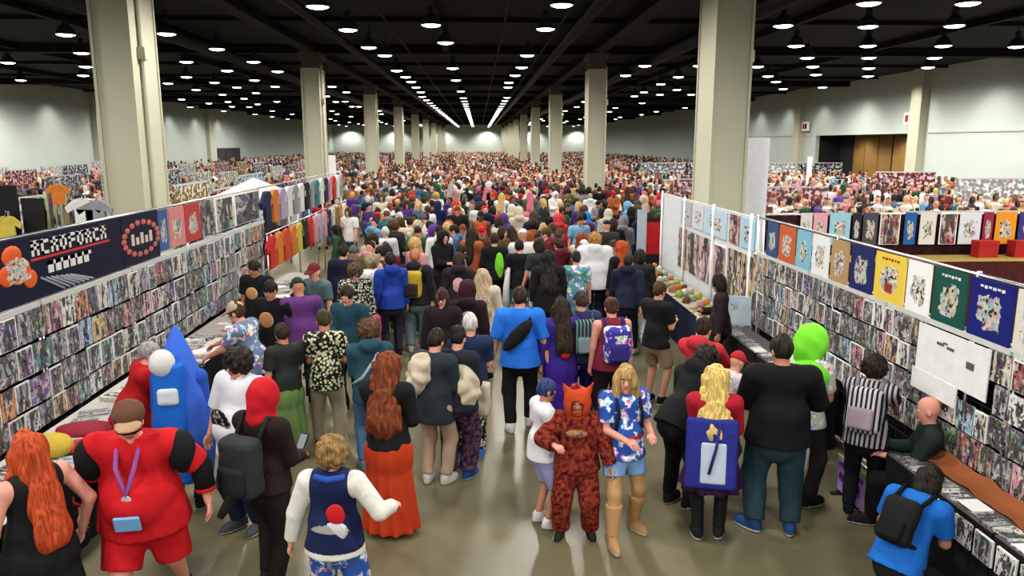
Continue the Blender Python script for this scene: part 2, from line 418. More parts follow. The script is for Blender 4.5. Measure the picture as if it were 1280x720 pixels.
def hand(mb, J, i, n=6, curl=.35, flip=1):
    wr, el = J['wr%d' % i], J['el%d' % i]; sd = (-1, 1)[i]
    d = wr - el; d /= np.linalg.norm(d)
    pn = np.array([-sd, .15, -.1]) if abs(d[2]) > .6 else np.array([-sd * .35, -.1, -1.0])
    pn = pn - d * (pn @ d); pn /= np.linalg.norm(pn); s = np.cross(d, pn); s = s / np.linalg.norm(s)
    fw = s if (s @ (YF if abs(d[2]) > .6 else np.array([-sd, 0, .3]))) > 0 else -s     # thumb side
    base = wr + d * .085
    for q, (o, L) in enumerate(((.030, .07), (.010, .08), (-.010, .075), (-.029, .058))):
        p = base + fw * o - d * (.006 * abs(q - 1)); pts = [p - d * .03, p]; a = curl * (1 + .15 * q)
        dirn = d * 1.0
        for sg in (.45, .32, .25):
            dirn = dirn * math.cos(a) + pn * math.sin(a); dirn /= np.linalg.norm(dirn); pts.append(pts[-1] + dirn * L * sg)
        mb.tube(pts, [.010, .0105, .0098, .0088, .006], n)
    t0 = wr + d * .02 + fw * .022
    mb.tube([t0, t0 + d * .03 + fw * .02, t0 + d * .06 + fw * .028 + pn * .012, t0 + d * .08 + fw * .026 + pn * .022], [.014, .013, .011, .007], n)
    return d, pn
def body_mesh(s, J, vox, n=6):
    lo, hi = bounds(J); F = Field(lo, hi, vox); lw, w = J['lw'], J['w']
    torso(F, J)
    F.cone(J['neck'] - J['Rt'] @ np.array([0, 0, .05]), J['H'](0, -.01, -.06), .06, .052, .03)
    for i in (0, 1):
        F.cone(J['sh%d' % i], J['el%d' % i], .052 * lw, .042 * lw, .035); F.cone(J['el%d' % i], J['wr%d' % i], .042 * lw, .029, .02)
        d = J['wr%d' % i] - J['el%d' % i]; d /= np.linalg.norm(d); sd = (-1, 1)[i]
        pn = np.array([-sd, .15, -.1]) if abs(d[2]) > .6 else np.array([-sd * .35, -.1, -1.0]); pn = pn - d * (pn @ d); pn /= np.linalg.norm(pn)
        F.cone(J['wr%d' % i], J['wr%d' % i] + d * .07, .032, .040, .015, (pn, .5))
        F.cone(J['hip%d' % i], J['kn%d' % i], .086 * lw, .056 * lw, .04); F.cone(J['kn%d' % i], J['an%d' % i], .056 * lw, .038, .03)
        a = J['an%d' % i]; F.cone(a, a + J['toe%d' % i] * .13 - np.array([0, 0, .045]), .04, .03, .03)
    R, H, hs = J['Rh'], J['H'], J['hs']
    F.ell(H(0, -.008, .025), np.array([.076, .097, .105]) * hs, .02, R); F.ell(H(0, .02, -.05), np.array([.056, .068, .074]) * hs, .04, R)
    for sd in (-1, 1):
        F.ell(H(sd * .079, -.005, -.012), np.array([.012, .022, .034]) * hs, .008, R); F.ell(H(sd * .032, .098, .006), np.array([.02, .014, .013]) * hs, .006, R, sub=True)
    F.cone(H(0, .088, .012), H(0, .107, -.022), .010 * hs, .016 * hs, .015)
    F.ell(H(0, .085, -.105), np.array([.02, .014, .016]) * hs, .02, R)
    mb = MB(); hand(mb, J, 0, n, s.get('curl', .35)); hand(mb, J, 1, n, s.get('curl', .35))
    for sd in (-1, 1):
        mb.ball(H(sd * .032, .079, .006), .0135 * hs, 8, 1); mb.ball(H(sd * .032, .0895, .005), .0065 * hs, 6, 2)
        mb.tube([H(sd * .015, .096, .03), H(sd * .033, .097, .036), H(sd * .052, .085, .03)], .004 * hs, 4, 2)
    mb.tube([H(-.024, .079, -.062), H(-.01, .0885, -.057), H(0, .0895, -.059), H(.01, .0885, -.057), H(.024, .079, -.062)], [.003, .007, .006, .007, .003], 6, 3)
    mb.tube([H(-.02, .079, -.068), H(0, .088, -.071), H(.02, .079, -.068)], [.003, .008, .003], 6, 3)
    return to_mesh('body', F.mesh(), [M['skin'], M['eye'], M['pupil'], M['lip']], mb)
def top_mesh(s, J, vox, kind, mat, infl, hem, wob, sleeve=None, belly=0):
    J['bar'] = .5 if kind in ('sleeveless', 'vest') else .85
    lo, hi = bounds(J); F = Field(lo, hi, vox); T, w, lw = J['T'], J['w'], J['lw']; up = J['Rt'] @ np.array([0, 0, 1.])
    torso(F, J, infl, .04, -.02, belly)
    F.cone(T(0, 0, .1), T(0, 0, -hem - .03), .158 * w, .192 * w, .03, (J['Rt'] @ YF, .84), max(infl, s.get('loose', .016) + .012))
    if sleeve is None: sleeve = dict(tee=.75, long=1.9, hoodie=1.9, sleeveless=-1, vest=-1)[kind]
    if kind == 'hoodie' and not s.get('hood_up'):
        F.ell(J['neck'] + J['Rt'] @ np.array([0, -.09, .02]), (.13, .08, .09), .05, J['Rt'])
    if wob: F.wob(wob, 17, s.get('seed', 1.), .8)
    F.cut(T(0, 0, -hem), -up)
    F.cut(J['neck'] + up * (.09 if kind == 'hoodie' else .035), up)
    for i in (0, 1):
        sh, el, wr = J['sh%d' % i], J['el%d' % i], J['wr%d' % i]
        if sleeve > 0:
            a = (el - sh) / np.linalg.norm(el - sh)
            if sleeve <= 1: F.cone(sh, el, .056 * lw, .052 * lw, .03, None, infl, (sh + (el - sh) * sleeve, a))
            else:
                b = (wr - el) / np.linalg.norm(wr - el)
                F.cone(sh, el, .056 * lw, .048 * lw, .03, None, infl); F.cone(el, wr, .046 * lw, .034, .02, None, infl, (el + (wr - el) * (sleeve - 1), b))
    return to_mesh(kind, F.mesh(), [mat])
def legs_mesh(s, J, vox, kind, mat, infl, wob, length=1.93):
    lo, hi = bounds(J); F = Field(lo, hi, vox); w, lw, pel = J['w'], J['lw'], J['pel']
    F.cone(J['T'](0, 0, .16), pel - np.array([0, 0, .05]), .14 * w, .152 * w, .03, (J['Rt'] @ YF, .78), infl)
    F.cone(J['T'](0, 0, .1), J['T'](0, 0, -.06), .145 * w, .154 * w, .03, (J['Rt'] @ YF, .78), infl)
    F.cut(J['T'](0, 0, .13), J['Rt'] @ np.array([0, 0, 1.]))
    for i in (0, 1):
        h, k, a = J['hip%d' % i], J['kn%d' % i], J['an%d' % i]
        if length <= 1:
            F.cone(h, k, .09 * lw, .07 * lw, .03, None, infl, (h + (k - h) * length, (k - h) / np.linalg.norm(k - h)))
        else:
            F.cone(h, k, .09 * lw, .062 * lw, .03, None, infl); F.cone(k, a, .062 * lw, .05, .03, None, infl, (k + (a - k) * (length - 1), (a - k) / np.linalg.norm(a - k)))
    if wob: F.wob(wob, 16, s.get('seed', 2.) + 2, .9)
    return to_mesh(kind, F.mesh(), [mat])
def skirt_mesh(s, J, vox, mat, zh, R, folds=9):
    pel = J['pel']; F = Field(pel - np.array([R + .15, R + .15, pel[2] - zh + .05]), pel + np.array([R + .15, R + .15, .25]), vox); w = J['w']
    z1 = pel[2] + .1
    def fn(X, Y, Z):
        x, y = X - pel[0], Y - pel[1]; t = np.clip((z1 - Z) / (z1 - zh), 0, 1)
        th = np.arctan2(y, x); r = (.15 * w + (R - .15 * w) * t ** .7 + .04 * np.sin(math.pi * np.clip(t * 2.5, 0, 1)) ) * (1 + .09 * t * np.sin(folds * th + 2 * np.sin(3 * t)))
        d = (np.sqrt(x * x + (y / .8) ** 2) - r) * .8
        return np.maximum(np.maximum(d, zh - Z), Z - z1)
    F.put(fn, pel - np.array([R + .1, R + .1, pel[2] - zh]), pel + np.array([R + .1, R + .1, .15]), 0)
    return to_mesh('skirt', F.mesh(), [mat])
def shoe_mesh(J, i, vox, tall=0):
    a, d = J['an%d' % i], J['toe%d' % i]; R = np.array([[d[1], d[0], 0], [-d[0], d[1], 0], [0, 0, 1.]])
    g = a[2] - .085
    F = Field(a - np.array([.24, .24, .14]), a + np.array([.3, .3, .2 + tall]), vox)
    F.ell(np.array([*(a[:2] + d[:2] * .07), g + .035]), (.054, .147, .07), .02, R); F.cone(a - d * .01, a + (J['kn%d' % i] - a) / np.linalg.norm(J['kn%d' % i] - a) * (.03 + tall), .054, .052 + tall * .12, .03)
    F.cut((0, 0, g + .004), (0, 0, -1)); F.cut(a + np.array([0, 0, .045 + tall]), (0, 0, 1))
    return to_mesh('shoe', F.mesh(), [M['cloth'], M['sole']], None, lambda c: c[:, 2] < g + .028)
def hair_mesh(s, J, vox, style):
    H, R, hs, T = J['H'], J['Rh'], J['hs'], J['T']; hc = J['hc']
    F = Field(hc - np.array([.36, .36, .75]), hc + np.array([.36, .36, .36]), vox); B = lambda v: R @ np.array(v, float)
    if style in ('short', 'bun', 'long', 'pony', 'bob'):
        F.ell(H(0, -.014, .03), np.array([.089, .108, .117]) * hs, .01, R)
        if style in ('bob', 'long'): F.ell(H(0, -.02, -.03), np.array([.105, .1, .13]) * hs, .03, R)
        if style == 'long':
            L = s.get('hairlen', .42); back = J['Rt']; p0 = H(0, -.055, -.02)
            q = T(0, -.165 * max(1, J['w'] * .95), .62 - L)
            F.cone(p0, q, .105, .13, .05, (back @ YF, .5))
            for sd in (-1, 1): F.cone(H(sd * .085, .0, -.02), T(sd * .13, .03, .40), .04, .05, .04)
        F.cut2([(H(0, .052, .0), B((0, .9, -.45))), (H(.074, 0, 0), B((-1, 0.25, 0))), (H(-.074, 0, 0), B((1, 0.25, 0)))])
        if style in ('short', 'bun', 'pony'): F.cut(H(0, 0, -.075), B((0, .3, -1)))
        if style == 'bun': F.ell(H(0, -.09, .09), (.05, .05, .05), .01)
        if style == 'pony': F.cone(H(0, -.11, .05), H(0, -.16, -.22), .04, .03, .02)
        F.wob(.006 if style in ('short', 'bun') else .011, 40, s.get('seed', 1.), .35)
    elif style == 'curly':
        F.ell(H(0, -.025, .02), np.array([.125, .135, .135]) * hs, .01, R)
        F.cut2([(H(0, .065, .01), B((0, .9, -.45))), (H(.08, 0, 0), B((-1, 0.3, 0))), (H(-.08, 0, 0), B((1, 0.3, 0)))]); F.wob(.014, 55, s.get('seed', 3.))
    elif style in ('beanie', 'cap'):
        F.ell(H(0, -.008, .03), np.array([.092, .113, .118]) * hs, .01, R); F.cut(H(0, .0, .03), B((0, -.15, -1)))
        if style == 'cap':
            def fn(X, Y, Z):
                x, y, z = (R[0, i] * (X - hc[0]) + R[1, i] * (Y - hc[1]) + R[2, i] * (Z - hc[2]) for i in range(3))
                return np.maximum(np.sqrt((x / .085) ** 2 + ((y - .08) / .11) ** 2) - 1, np.abs(z - .035 + (y - .08) * .2) / .012 - 1) * .02
            F.put(fn, H(0, .08, .03) - .14, H(0, .08, .03) + .14, .005)
        else: F.cone(H(-.06, 0, .035), H(.06, 0, .035), .05, .05, .03); F.wob(.004, 30)
        F.ell(H(0, -.015, -.005), np.array([.075, .093, .1]) * hs, 0, R, sub=True)
    elif style == 'hood':
        e = s.get('hoodbig', 1.)
        F.ell(H(0, -.02, .02), np.array([.122, .135, .15]) * hs * e, .01, R); F.cone(H(0, -.03, -.08), J['neck'], .1 * e, .12, .05)
        for v in s.get('hears', ()): F.cone(H(*v[0]), H(*v[1]), v[2], v[3], .02)
        F.ell(H(0, .13, -.01), np.array([.075, .1, .1]) * hs, .01, R, sub=True); F.wob(.005, 25)
    elif style == 'wig':      # long yarn-like hair all round the back
        F.ell(H(0, -.02, .02), np.array([.115, .125, .135]) * hs, .01, R); q = T(0, -.12, .2)
        F.cone(H(0, -.05, -.02), q, .12, .17, .05, (J['Rt'] @ YF, .6))
        F.cut2([(H(0, .06, .0), B((0, .9, -.45))), (H(.08, 0, 0), B((-1, 0.25, 0))), (H(-.08, 0, 0), B((1, 0.25, 0)))]); F.wob(.014, 60, 2., .4)
    return to_mesh('hair', F.mesh(), [M['cloth' if style in ('beanie', 'cap', 'hood') else 'hair']])
BLK, NVY, WHT = (.012, .012, .014), (.015, .02, .06), (.75, .74, .72)
DENIM, KHAKI, GREY, RED = (.06, .11, .2), (.38, .3, .2), (.12, .12, .13), (.5, .015, .02)
HC = dict(black=(.012, .01, .009), dark=(.03, .018, .012), brown=(.09, .045, .022), auburn=(.28, .06, .018), red=(.55, .08, .02), blond=(.62, .42, .16), yellow=(.8, .58, .16), grey=(.42, .4, .38), white=(.7, .68, .64), pink=(.7, .2, .3))
def make_parts(s, vox):
    """meshes of one person: body first, then hair and clothing"""
    J = skeleton(s); n = 6 if vox < .02 else 4; wob = .005 if vox < .022 else 0.
    out = [('body', body_mesh(s, J, vox, n), SKIN[s.get('skin', 'pale')])]
    b = s.get('bottom', ('trousers', DENIM)); bk, bc = b[0], b[1]; bm = M[b[2]] if len(b) > 2 else M['cloth']
    loose = s.get('loose', .016)
    if bk == 'skirt': out.append(('skirt', skirt_mesh(s, J, vox, bm, s.get('hemz', .5), s.get('hemr', .3), s.get('folds', 9)), bc))
    else: out.append((bk, legs_mesh(s, J, vox, bk, bm, loose, wob, dict(trousers=1.93, leggings=1.95, shorts=s.get('shortlen', .85), capris=1.5)[bk]), bc))
    if 'under' in s: out.append(('leggings', legs_mesh(s, J, vox, 'leggings', M['cloth'], .008, 0, 1.95), s['under']))
    t = s.get('top', ('tee', BLK)); tm = M[t[2]] if len(t) > 2 else M['cloth']
    out.append(({'tee': 't_shirt', 'long': 'sweater', 'hoodie': 'hoodie', 'sleeveless': 'tank_top', 'vest': 'vest'}[t[0]], top_mesh(s, J, vox, t[0], tm, s.get('tinfl', .022), s.get('hem', .1), wob, s.get('sleeve'), s.get('belly', 0)), t[1]))
    if 'over' in s:
        o = s['over']; out.append((o[3], top_mesh(s, J, vox, o[0], M[o[2]], .034, s.get('ohem', .05), wob, o[4] if len(o) > 4 else None, s.get('belly', 0)), o[1]))
    hs_, hcol = s.get('hair', ('short', 'dark'))
    hcol = HC[hcol] if isinstance(hcol, str) else hcol
    if hs_ != 'bald': out.append(({'beanie': 'beanie', 'cap': 'cap', 'hood': 'hood'}.get(hs_, 'hair'), hair_mesh(s, J, vox, hs_), hcol))
    if 'hair2' in s: out.append(('hair', hair_mesh(s, J, vox, s['hair2'][0]), HC[s['hair2'][1]]))
    for i in (0, 1): out.append(('shoe', shoe_mesh(J, i, vox, s.get('boot', 0)), s.get('shoes', BLK)))
    return out, J
def person(label, head, h=1.72, face=0, vox=.016, group=None, extra=(), xy=None, **s):
    s['seed'] = len(label) * .37
    parts, J = make_parts(s, vox)
    k = h / 1.75; th = face * D2R; Rz = rotz(th)
    off = Rz @ J['top'] * k
    if xy is None:
        P = at(head[0], head[1], off[2]); loc = (P[0] - off[0], P[1] - off[1], 0)
    else: loc = (*xy, 0)
    root = None
    for (nm, me, c) in parts:
        o = link('person' if root is None else nm, me, root, c)
        if root is None:
            root = o; o.location = loc; o.rotation_euler.z = th; o.scale = (k, k, k); tag(o, label, 'person', group)
    root_k = (loc, th, k)
    for e in extra: e(root, J, root_k)
    return root
# worn and carried things
def at_person(o, rk): o.location = rk[0]; o.rotation_euler.z = rk[1]; o.scale = (rk[2],) * 3
def backpack(label, col, mat='cloth', size=1., pocket=None, drop=0):
    def mk(root, J, rk):
        T, R, w = J['T'], J['Rt'], J['w']; y0 = -.15 * (.66 + (w - 1) * .8) - .045
        F = Field(T(0, y0 - .1, .27) - .45, T(0, y0 - .1, .27) + .45, .016)
        F.rbox(T(0, y0 - .08 * size, .27 - drop), np.array([.15, .085, .21]) * size, .06, R).wob(.004, 20)
        o = link('backpack', to_mesh('backpack', F.mesh(), [M[mat]]), None, col); at_person(o, rk); tag(o, label, 'backpack')
        F = Field(T(0, y0 - .2, .2) - .3, T(0, y0 - .2, .2) + .3, .014); F.rbox(T(0, y0 - .175 * size, .19 - drop), np.array([.11, .035, .1]) * size, .03, R)
        link('pocket', to_mesh('pocket', F.mesh(), [M['cloth']]), o, pocket or tuple(c * .6 for c in col))
        for sd in (-1, 1):
            mb = MB(); x = sd * .11
            mb.tube([T(x, y0 - .03, .44 - drop), T(x * 1.1, -.06, .53 + .03), T(x * 1.1, .06, .5), T(x * 1.1, .12 * w + .02, .36), T(x * 1.25, .10 * w, .2), T(x * 1.3, -.06, .12), T(x, y0 - .02, .12 - drop)], [.02] * 7, 6)
            mb.build('strap', M['cloth'], o, True, tuple(c * .5 for c in col))
    return mk
def tote(label, col, side=1, mat='plain', drop=.3, z=.6, size=(.17, .06, .2), name='tote_bag', cat='bag'):
    def mk(root, J, rk):
        i = 0 if side < 0 else 1; p = J['wr%d' % i] + np.array([side * .02, .02, -.12 - size[2]])
        F = Field(p - .4, p + .4, .014); F.rbox(p, np.array(size), .045).wob(.008, 22, 2.)
        o = link(name, to_mesh(name, F.mesh(), [M[mat]]), None, col); at_person(o, rk); tag(o, label, cat)
        mb = MB(); q = J['wr%d' % i] + np.array([0, 0, -.07])
        for yy in (-.02, .03): mb.tube([p + np.array([-.05, yy, size[2] - .02]), q + np.array([-.01, yy * .3, 0]), p + np.array([.05, yy, size[2] - .02])], .008, 5)
        mb.build('handle', M['plain'], o, True, tuple(c * .8 for c in col))
    return mk
def phone(label, col=(.02, .02, .02)):
    def mk(root, J, rk):
        p = (J['wr0'] + J['wr1']) / 2 + np.array([0, .1, .04]); mb = MB().box(-.04, .04, -.005, .005, -.08, .08)
        o = mb.build('mobile_phone', M['plain'], None, False, col); v = Vector(rotz(rk[1]) @ (p * rk[2])) + Vector(rk[0]); o.location = v; o.rotation_euler = (-.6, 0, rk[1]); tag(o, label, 'phone')
        mb = MB().box(-.034, .034, -.0075, -.005, -.07, .07); mb.build('screen', M['plain'], o, False, (.3, .35, .4))
    return mk
def part_ell(name, fn, r, col, mat='cloth', vox=.014, wob=.003):
    """an extra part of a person: a rounded shape at a place on the body"""
    def mk(root, J, rk):
        c, R = fn(J); F = Field(c - max(r) - .06, c + max(r) + .06, vox); F.ell(c, r, 0, R).wob(wob, 25)
        link(name, to_mesh(name, F.mesh(), [M[mat]]), root, col)
    return mk
def part_tube(name, fn, rad, col, mat='cloth', n=8):
    def mk(root, J, rk): MB().tube(fn(J), rad, n).build(name, M[mat], root, True, col)
    return mk
def part_box(name, fn, h, col, mat='plain', r=.01, vox=.008):
    def mk(root, J, rk):
        c, R = fn(J); L = float(np.linalg.norm(h)) + .05; F = Field(c - L, c + L, vox); F.rbox(c, np.array(h), r, R); link(name, to_mesh(name, F.mesh(), [M[mat]]), root, col)
    return mk
# ------------------------------------------------------------------ the hall
XL, XR, YF_, YN, ZC = -32.0, 26.0, 172.0, -14.0, 7.75
m, nt, b = newmat('m_floor'); v = objco(nt)
n1 = noise(nt, v, .35, 4); n2 = noise(nt, v, 2.2, 5, .65)
c = mix(nt, mix(nt, hexc('635e48'), hexc('827c62'), n1), mix(nt, hexc('4d4834'), hexc('857f68'), n2), .4)
c = mix(nt, c, hexc('a39a52'), math_(nt, 'MULTIPLY', ramp(nt, noise(nt, v, .9, 2), [(.66, (0, 0, 0)), (.74, (1, 1, 1))]), .35))
nt.links.new(c, b.inputs['Base Color']); nt.links.new(math_(nt, 'MULTIPLY_ADD', n2, .16, .27), b.inputs['Roughness'])
M['floor'] = m
def wallmat(name, c1, c2):
    m, nt, b = newmat(name); v = objco(nt, .3, .3, .3)
    nt.links.new(mix(nt, hexc(c1), hexc(c2), noise(nt, v, 2)), b.inputs['Base Color']); b.inputs['Roughness'].default_value = .8; return m
M['wall'] = wallmat('m_wall', 'aeb6b0', 'b9c0b9'); M['pillar'] = wallmat('m_pillar', 'b3b19c', 'bdbba8'); M['trim'] = wallmat('m_trim', 'aeb0a4', 'b8b9ac')
M['ceil'] = plain('m_ceiling', (.0015, .0015, .0018), .9); M['beam'] = plain('m_beam', (.0016, .0016, .0018), .9); M['pbrown'] = plain('m_capital', hexc('5d5146'), .8)
M['glow'] = plain('m_lamp_glow', (1, .98, .93), .5, emit=11)
M['reflector'] = plain('m_reflector', (.09, .09, .092), .4, .5)
M['cardboard'] = plain('m_loading', hexc('8a6a38'), .8, var=.25, scale=1.2)
struct('floor', MB().box(XL, XR, YN, YF_, -.2, 0), M['floor'])
mb = MB().box(XL, XR, YN, YF_, ZC, ZC + .2)
struct('ceiling', mb, M['ceil'])
struct('wall_left', MB().box(XL - .3, XL, YN, YF_, 0, ZC), M['wall'])
d0, d1 = at(1018, 200, x=XR)[1], at(1137, 200, x=XR)[1]          # loading opening in the side wall
dz = float(at(1090, 168, x=XR)[2])
mb = MB().box(XR, XR + .3, YN, d1, 0, ZC).box(XR, XR + .3, d0, YF_, 0, ZC).box(XR, XR + .3, d1, d0, dz, ZC)
struct('wall_right', mb, M['wall'])
struct('wall_far', MB().box(XL, XR, YF_, YF_ + .3, 0, ZC), M['wall'])
mb = MB().box(XR + .3, XR + 2, d1 - .1, d0 + .1, -.2, 0, 0).box(XR + 2, XR + 2.2, d1 - .1, d0 + .1, 0, dz, 1).box(XR + .3, XR + 2, d0, d0 + .2, 0, dz, 2).box(XR + .3, XR + 2, d1 - .2, d1, 0, dz, 2).box(XR + .3, XR + 2.2, d1, d0, dz, dz + .2, 2)
for q in range(1, 7): mb.box(XR + 1.95, XR + 2.0, d1 + (d0 - d1) * q / 7 - .04, d1 + (d0 - d1) * q / 7 + .04, 0, dz, 2 if q % 3 == 0 else 1)
mb.box(XR + 1.9, XR + 2, d0 - (d0 - d1) * .16, d0, 0, dz, 2)
struct('door_1', mb, [M['floor'], M['cardboard'], M['black']])
# rails and wall piers
for i, (y0, y1) in enumerate(((YN, d1 - .8), (d0 + .8, YF_))):
    struct('trim_%d' % (i + 1), MB().box(XR - .06, XR, y0, y1, dz + .0, dz + .12), M['trim'])
pier = []
for q, u in enumerate((1152, 1003, 928)):
    y = at(u, 150, x=XR)[1]; pier.append(y); struct('trim_%d' % (3 + q), MB().box(XR - .45, XR, y - .55, y + .55, 0, ZC), M['pillar'])
for q, u in enumerate((258, 118)):
    y = at(u, 150, x=XL)[1]; struct('trim_%d' % (6 + q), MB().box(XL, XL + .45, y - .55, y + .55, 0, ZC), M['pillar'])
y0, y1 = at(272, 197, x=XL)[1], at(300, 197, x=XL)[1]; z0, z1 = at(286, 212, x=XL)[2], at(286, 185, x=XL)[2]
mb = MB().box(XL, XL + .08, y0, y1, 0, z1, 0)
for k in range(1, 3): mb.box(XL + .08, XL + .1, y0 + (y1 - y0) * k / 3 - .05, y0 + (y1 - y0) * k / 3 + .05, 0, z1, 1)
struct('door_2', mb, [plain('m_dark_door', (.03, .03, .033), .6), M['black']])
# pillars
PXL, PXR, PW, PD = -7.75, 4.98, .74, 1.25
for side, px in (('left', PXL), ('right', PXR)):
    for k in range(9):
        y = 16.3 + 18.6 * k
        mb = MB().box(px, px + PW, y, y + PD, 0, 7.3, 0).box(px - .12, px + PW + .12, y - .12, y + PD + .12, 7.22, 7.42, 1).box(px - .003, px + PW + .003, y - .003, y + PD + .003, 6.75, 7.25, 1)
        for (ax, ay) in ((px, y), (px + PW, y), (px, y + PD), (px + PW, y + PD)): mb.box(ax - .03, ax + .03, ay - .03, ay + .03, 0, 6.75, 2)
        o = mb.build('pillar', [M['pillar'], M['pbrown'], M['pillar']]); o['kind'] = 'structure'
        if k < 3:
            xx = px + PW + .06 if side == 'left' else px + PW + .08
            p = MB().tube([(xx, y + .4, 0), (xx, y + .4, 6.9)], .045, 8); p.box(xx - .08, xx + .1, y + .3, y + .5, 5.2, 5.45)
            o = p.build('conduit_pipe', M['pillar']); o['kind'] = 'structure'
# ceiling beams and trusses
mb = MB()
for px in (PXL, PXR):
    mb.box(px + .1, px + PW - .1, YN, YF_, 7.42, ZC)
for x in (-14, -20, -26, -1.4, 11, 17.5): mb.box(x - .12, x + .12, YN, YF_, 7.5, ZC)
struct('ceiling_beam_long', mb, M['beam'])
mb = MB()
for k in range(-1, 10): mb.box(XL, XR, 16.6 + 18.6 * k, 17.2 + 18.6 * k, 7.4, ZC)
for k in range(0, 24): mb.box(XL, XR, -10 + 7.5 * k, -9.9 + 7.5 * k, 7.6, ZC)
struct('ceiling_beam_cross', mb, M['beam'])
m2, nt, b = newmat('m_duct'); b.inputs['Base Color'].default_value = (.008, .008, .009, 1); b.inputs['Roughness'].default_value = .5
mb = MB()
for x, r in ((-5.2, .16), (3.4, .2), (8.2, .3), (-11, .3)): mb.tube([(x, YN, 7.35), (x, YF_, 7.35)], r, 10)
for x in (-3, .9, 2.8): mb.tube([(x, YN, 7.45), (x, YF_, 7.45)], .04, 6)
struct('ceiling_duct', mb, m2, True)
# small boxes on the wall
for (u, vv, w_) in ((1140, 148, .55), (1009, 158, .5)):
    p = at(u, vv, x=XR - .1); mb = MB().box(-.2, 0, -w_, w_, -.35, .35, 0).box(-.22, -.2, -w_ * .7, -w_ * .1, -.2, .2, 1).box(-.22, -.2, w_ * .1, w_ * .7, -.2, .2, 2)
    o = mb.build('wall_speaker', [M['white'], M['black'], plain('m_red%d' % u, (.4, .02, .02))], loc=p)
    tag(o, 'white speaker box high on the side wall ' + ('beside the brown loading opening' if u > 1100 else 'past the brown loading opening'), 'speaker')
# ------------------------------------------------------------------ lamps
ZL = 7.0
L_PX = [(82, 44), (102, 67), (10, 79), (26, 101), (107, 84), (104, 95), (208, 43), (397, 9), (271, 62), (233, 78), (317, 78), (233, 97), (284, 89), (347, 90), (210, 105), (245, 113), (268, 104), (318, 101), (296, 110), (278, 119), (227, 125), (344, 109), (320, 117), (305, 124), (261, 130), (322, 131), (290, 134),
        (979, 33), (995, 58), (1009, 73), (1016, 84), (1020, 94), (1028, 110), (947, 84), (960, 96), (970, 103), (979, 112), (1086, 5), (1085, 34), (1085, 58), (1086, 73), (1086, 86), (1085, 96), (1210, 5), (1193, 33), (1179, 58), (1168, 73), (1160, 85), (1271, 59), (874, 83), (848, 97), (826, 106), (846, 113), (806, 83), (782, 95), (805, 116), (825, 119), (864, 119), (793, 121),
        (415, 109), (433, 116), (435, 38), (461, 60), (481, 70), (496, 89), (507, 97), (539, 32), (557, 54), (566, 86), (570, 101), (576, 115), (702, 7), (682, 37), (659, 70), (652, 85), (644, 95), (636, 104), (635, 110), (514, 103), (520, 110), (526, 116), (420, 128), (408, 121), (440, 134)]
pos = [at(u, v_ - 1, z=ZL) for (u, v_) in L_PX]
for x, off in ((-4.25, 0), (-1.15, 1.5), (2.25, .8)):
    y = 60.0 + off
    while y < 168: pos.append(np.array([x, y, ZL])); y += 4.65
for x in (-11, -16.5, -22, -27.5, 9.5, 14.5, 20):
    y = 66.0 + (x % 3)
    while y < 168: pos.append(np.array([x + random.uniform(-.8, .8), y, ZL])); y += 9.3
pos = [p for p in pos if XL + .8 < p[0] < XR - .6 and p[1] < 170]
prof = MB().lathe([(.31, -.02), (.30, .0), (.24, .16), (.15, .28), (.09, .32), (.02, .33)], n=14); refl = prof.data('reflector', [M['reflector']], True)
glow = MB().lathe([(.005, -.075), (.16, -.06), (.26, -.03), (.29, .0), (.28, .01)], n=14).data('diffuser', [M['glow']], True)
hous = MB().lathe([(.02, .3), (.1, .31), (.1, .5), (.07, .54), (.01, .55)], n=10).tube([(0, 0, .5), (0, 0, ZC - ZL - .0)], .012, 5).data('housing', [M['black']], True)
def lamp(loc, label, group):
    o = link('pendant_lamp', refl, None, None, loc); tag(o, label, 'ceiling lamp', group)
    link('diffuser', glow, o); link('housing', hous, o); return o
rows = {}
for p in pos: rows.setdefault(int(p[0] > PXR + .9) - int(p[0] < PXL), []).append(p)
for sd, ps in rows.items():
    ps.sort(key=lambda p: p[1])
    hall = {0: 'over the middle aisle', 1: 'on the loading opening side', -1: 'on the dark door side'}[sd]
    for i, p in enumerate(ps):
        if p[1] < 72: lab, g = f"round high-bay lamp {hall}, {ordn(i + 1)} closest to the camera", 'high bay lamps ' + hall
        else: lab, g = f"tiny distant high-bay lamp under black ceiling {hall}", 'distant high bay lamps far ' + hall
        lamp(p, lab, g)
def spot(p, e, ang=176, bl=.6, r=.3):
    l = bpy.data.lights.new('lamp_and_fill_light', 'SPOT'); l.energy = e; l.spot_size = ang * D2R; l.spot_blend = bl; l.shadow_soft_size = r; l.color = (1, .975, .92)
    o = bpy.data.objects.new('lamp_and_fill_light', l); COL.objects.link(o); o.location = (p[0], p[1], p[2] - .12); return o
EN = 900
for x in (-28, -20, -11.5, -4.4, 1.5, 9, 15.5, 22):
    for k in range(-1, 15):
        y = -4 + 6.2 * k + (x % 2) * 1.5
        if abs(x) > 15 and k > 9: continue
        spot((x, y, ZL), EN)
for x in (-4.25, 2.25, -20, 15):
    for k in range(8): spot((x, 96 + 9.5 * k, ZL), EN * 2.2)
for k in range(11): spot((XL + 1.5, 22 + 7.5 * k, ZL + .3), EN * .35, 120); spot((XR - 1.5, 12 + 6.5 * k, ZL + .3), EN * .3, 120); spot((XL + 6, 20 + 8 * k, ZL), EN * 1.8); spot((XR - 6, 10 + 7 * k, ZL), EN * 1.1)  # rows nearest the walls cast scallops; inner rows are added fill for the walls
for k in range(6): spot((-28 + 10 * k, YF_ - 2, ZL + .2), EN * 2.5, 130)
for q in (.3, .7): spot((XR + 1.0, d1 + (d0 - d1) * q, dz - .2), 120)  # added fill inside the loading opening, without fixtures
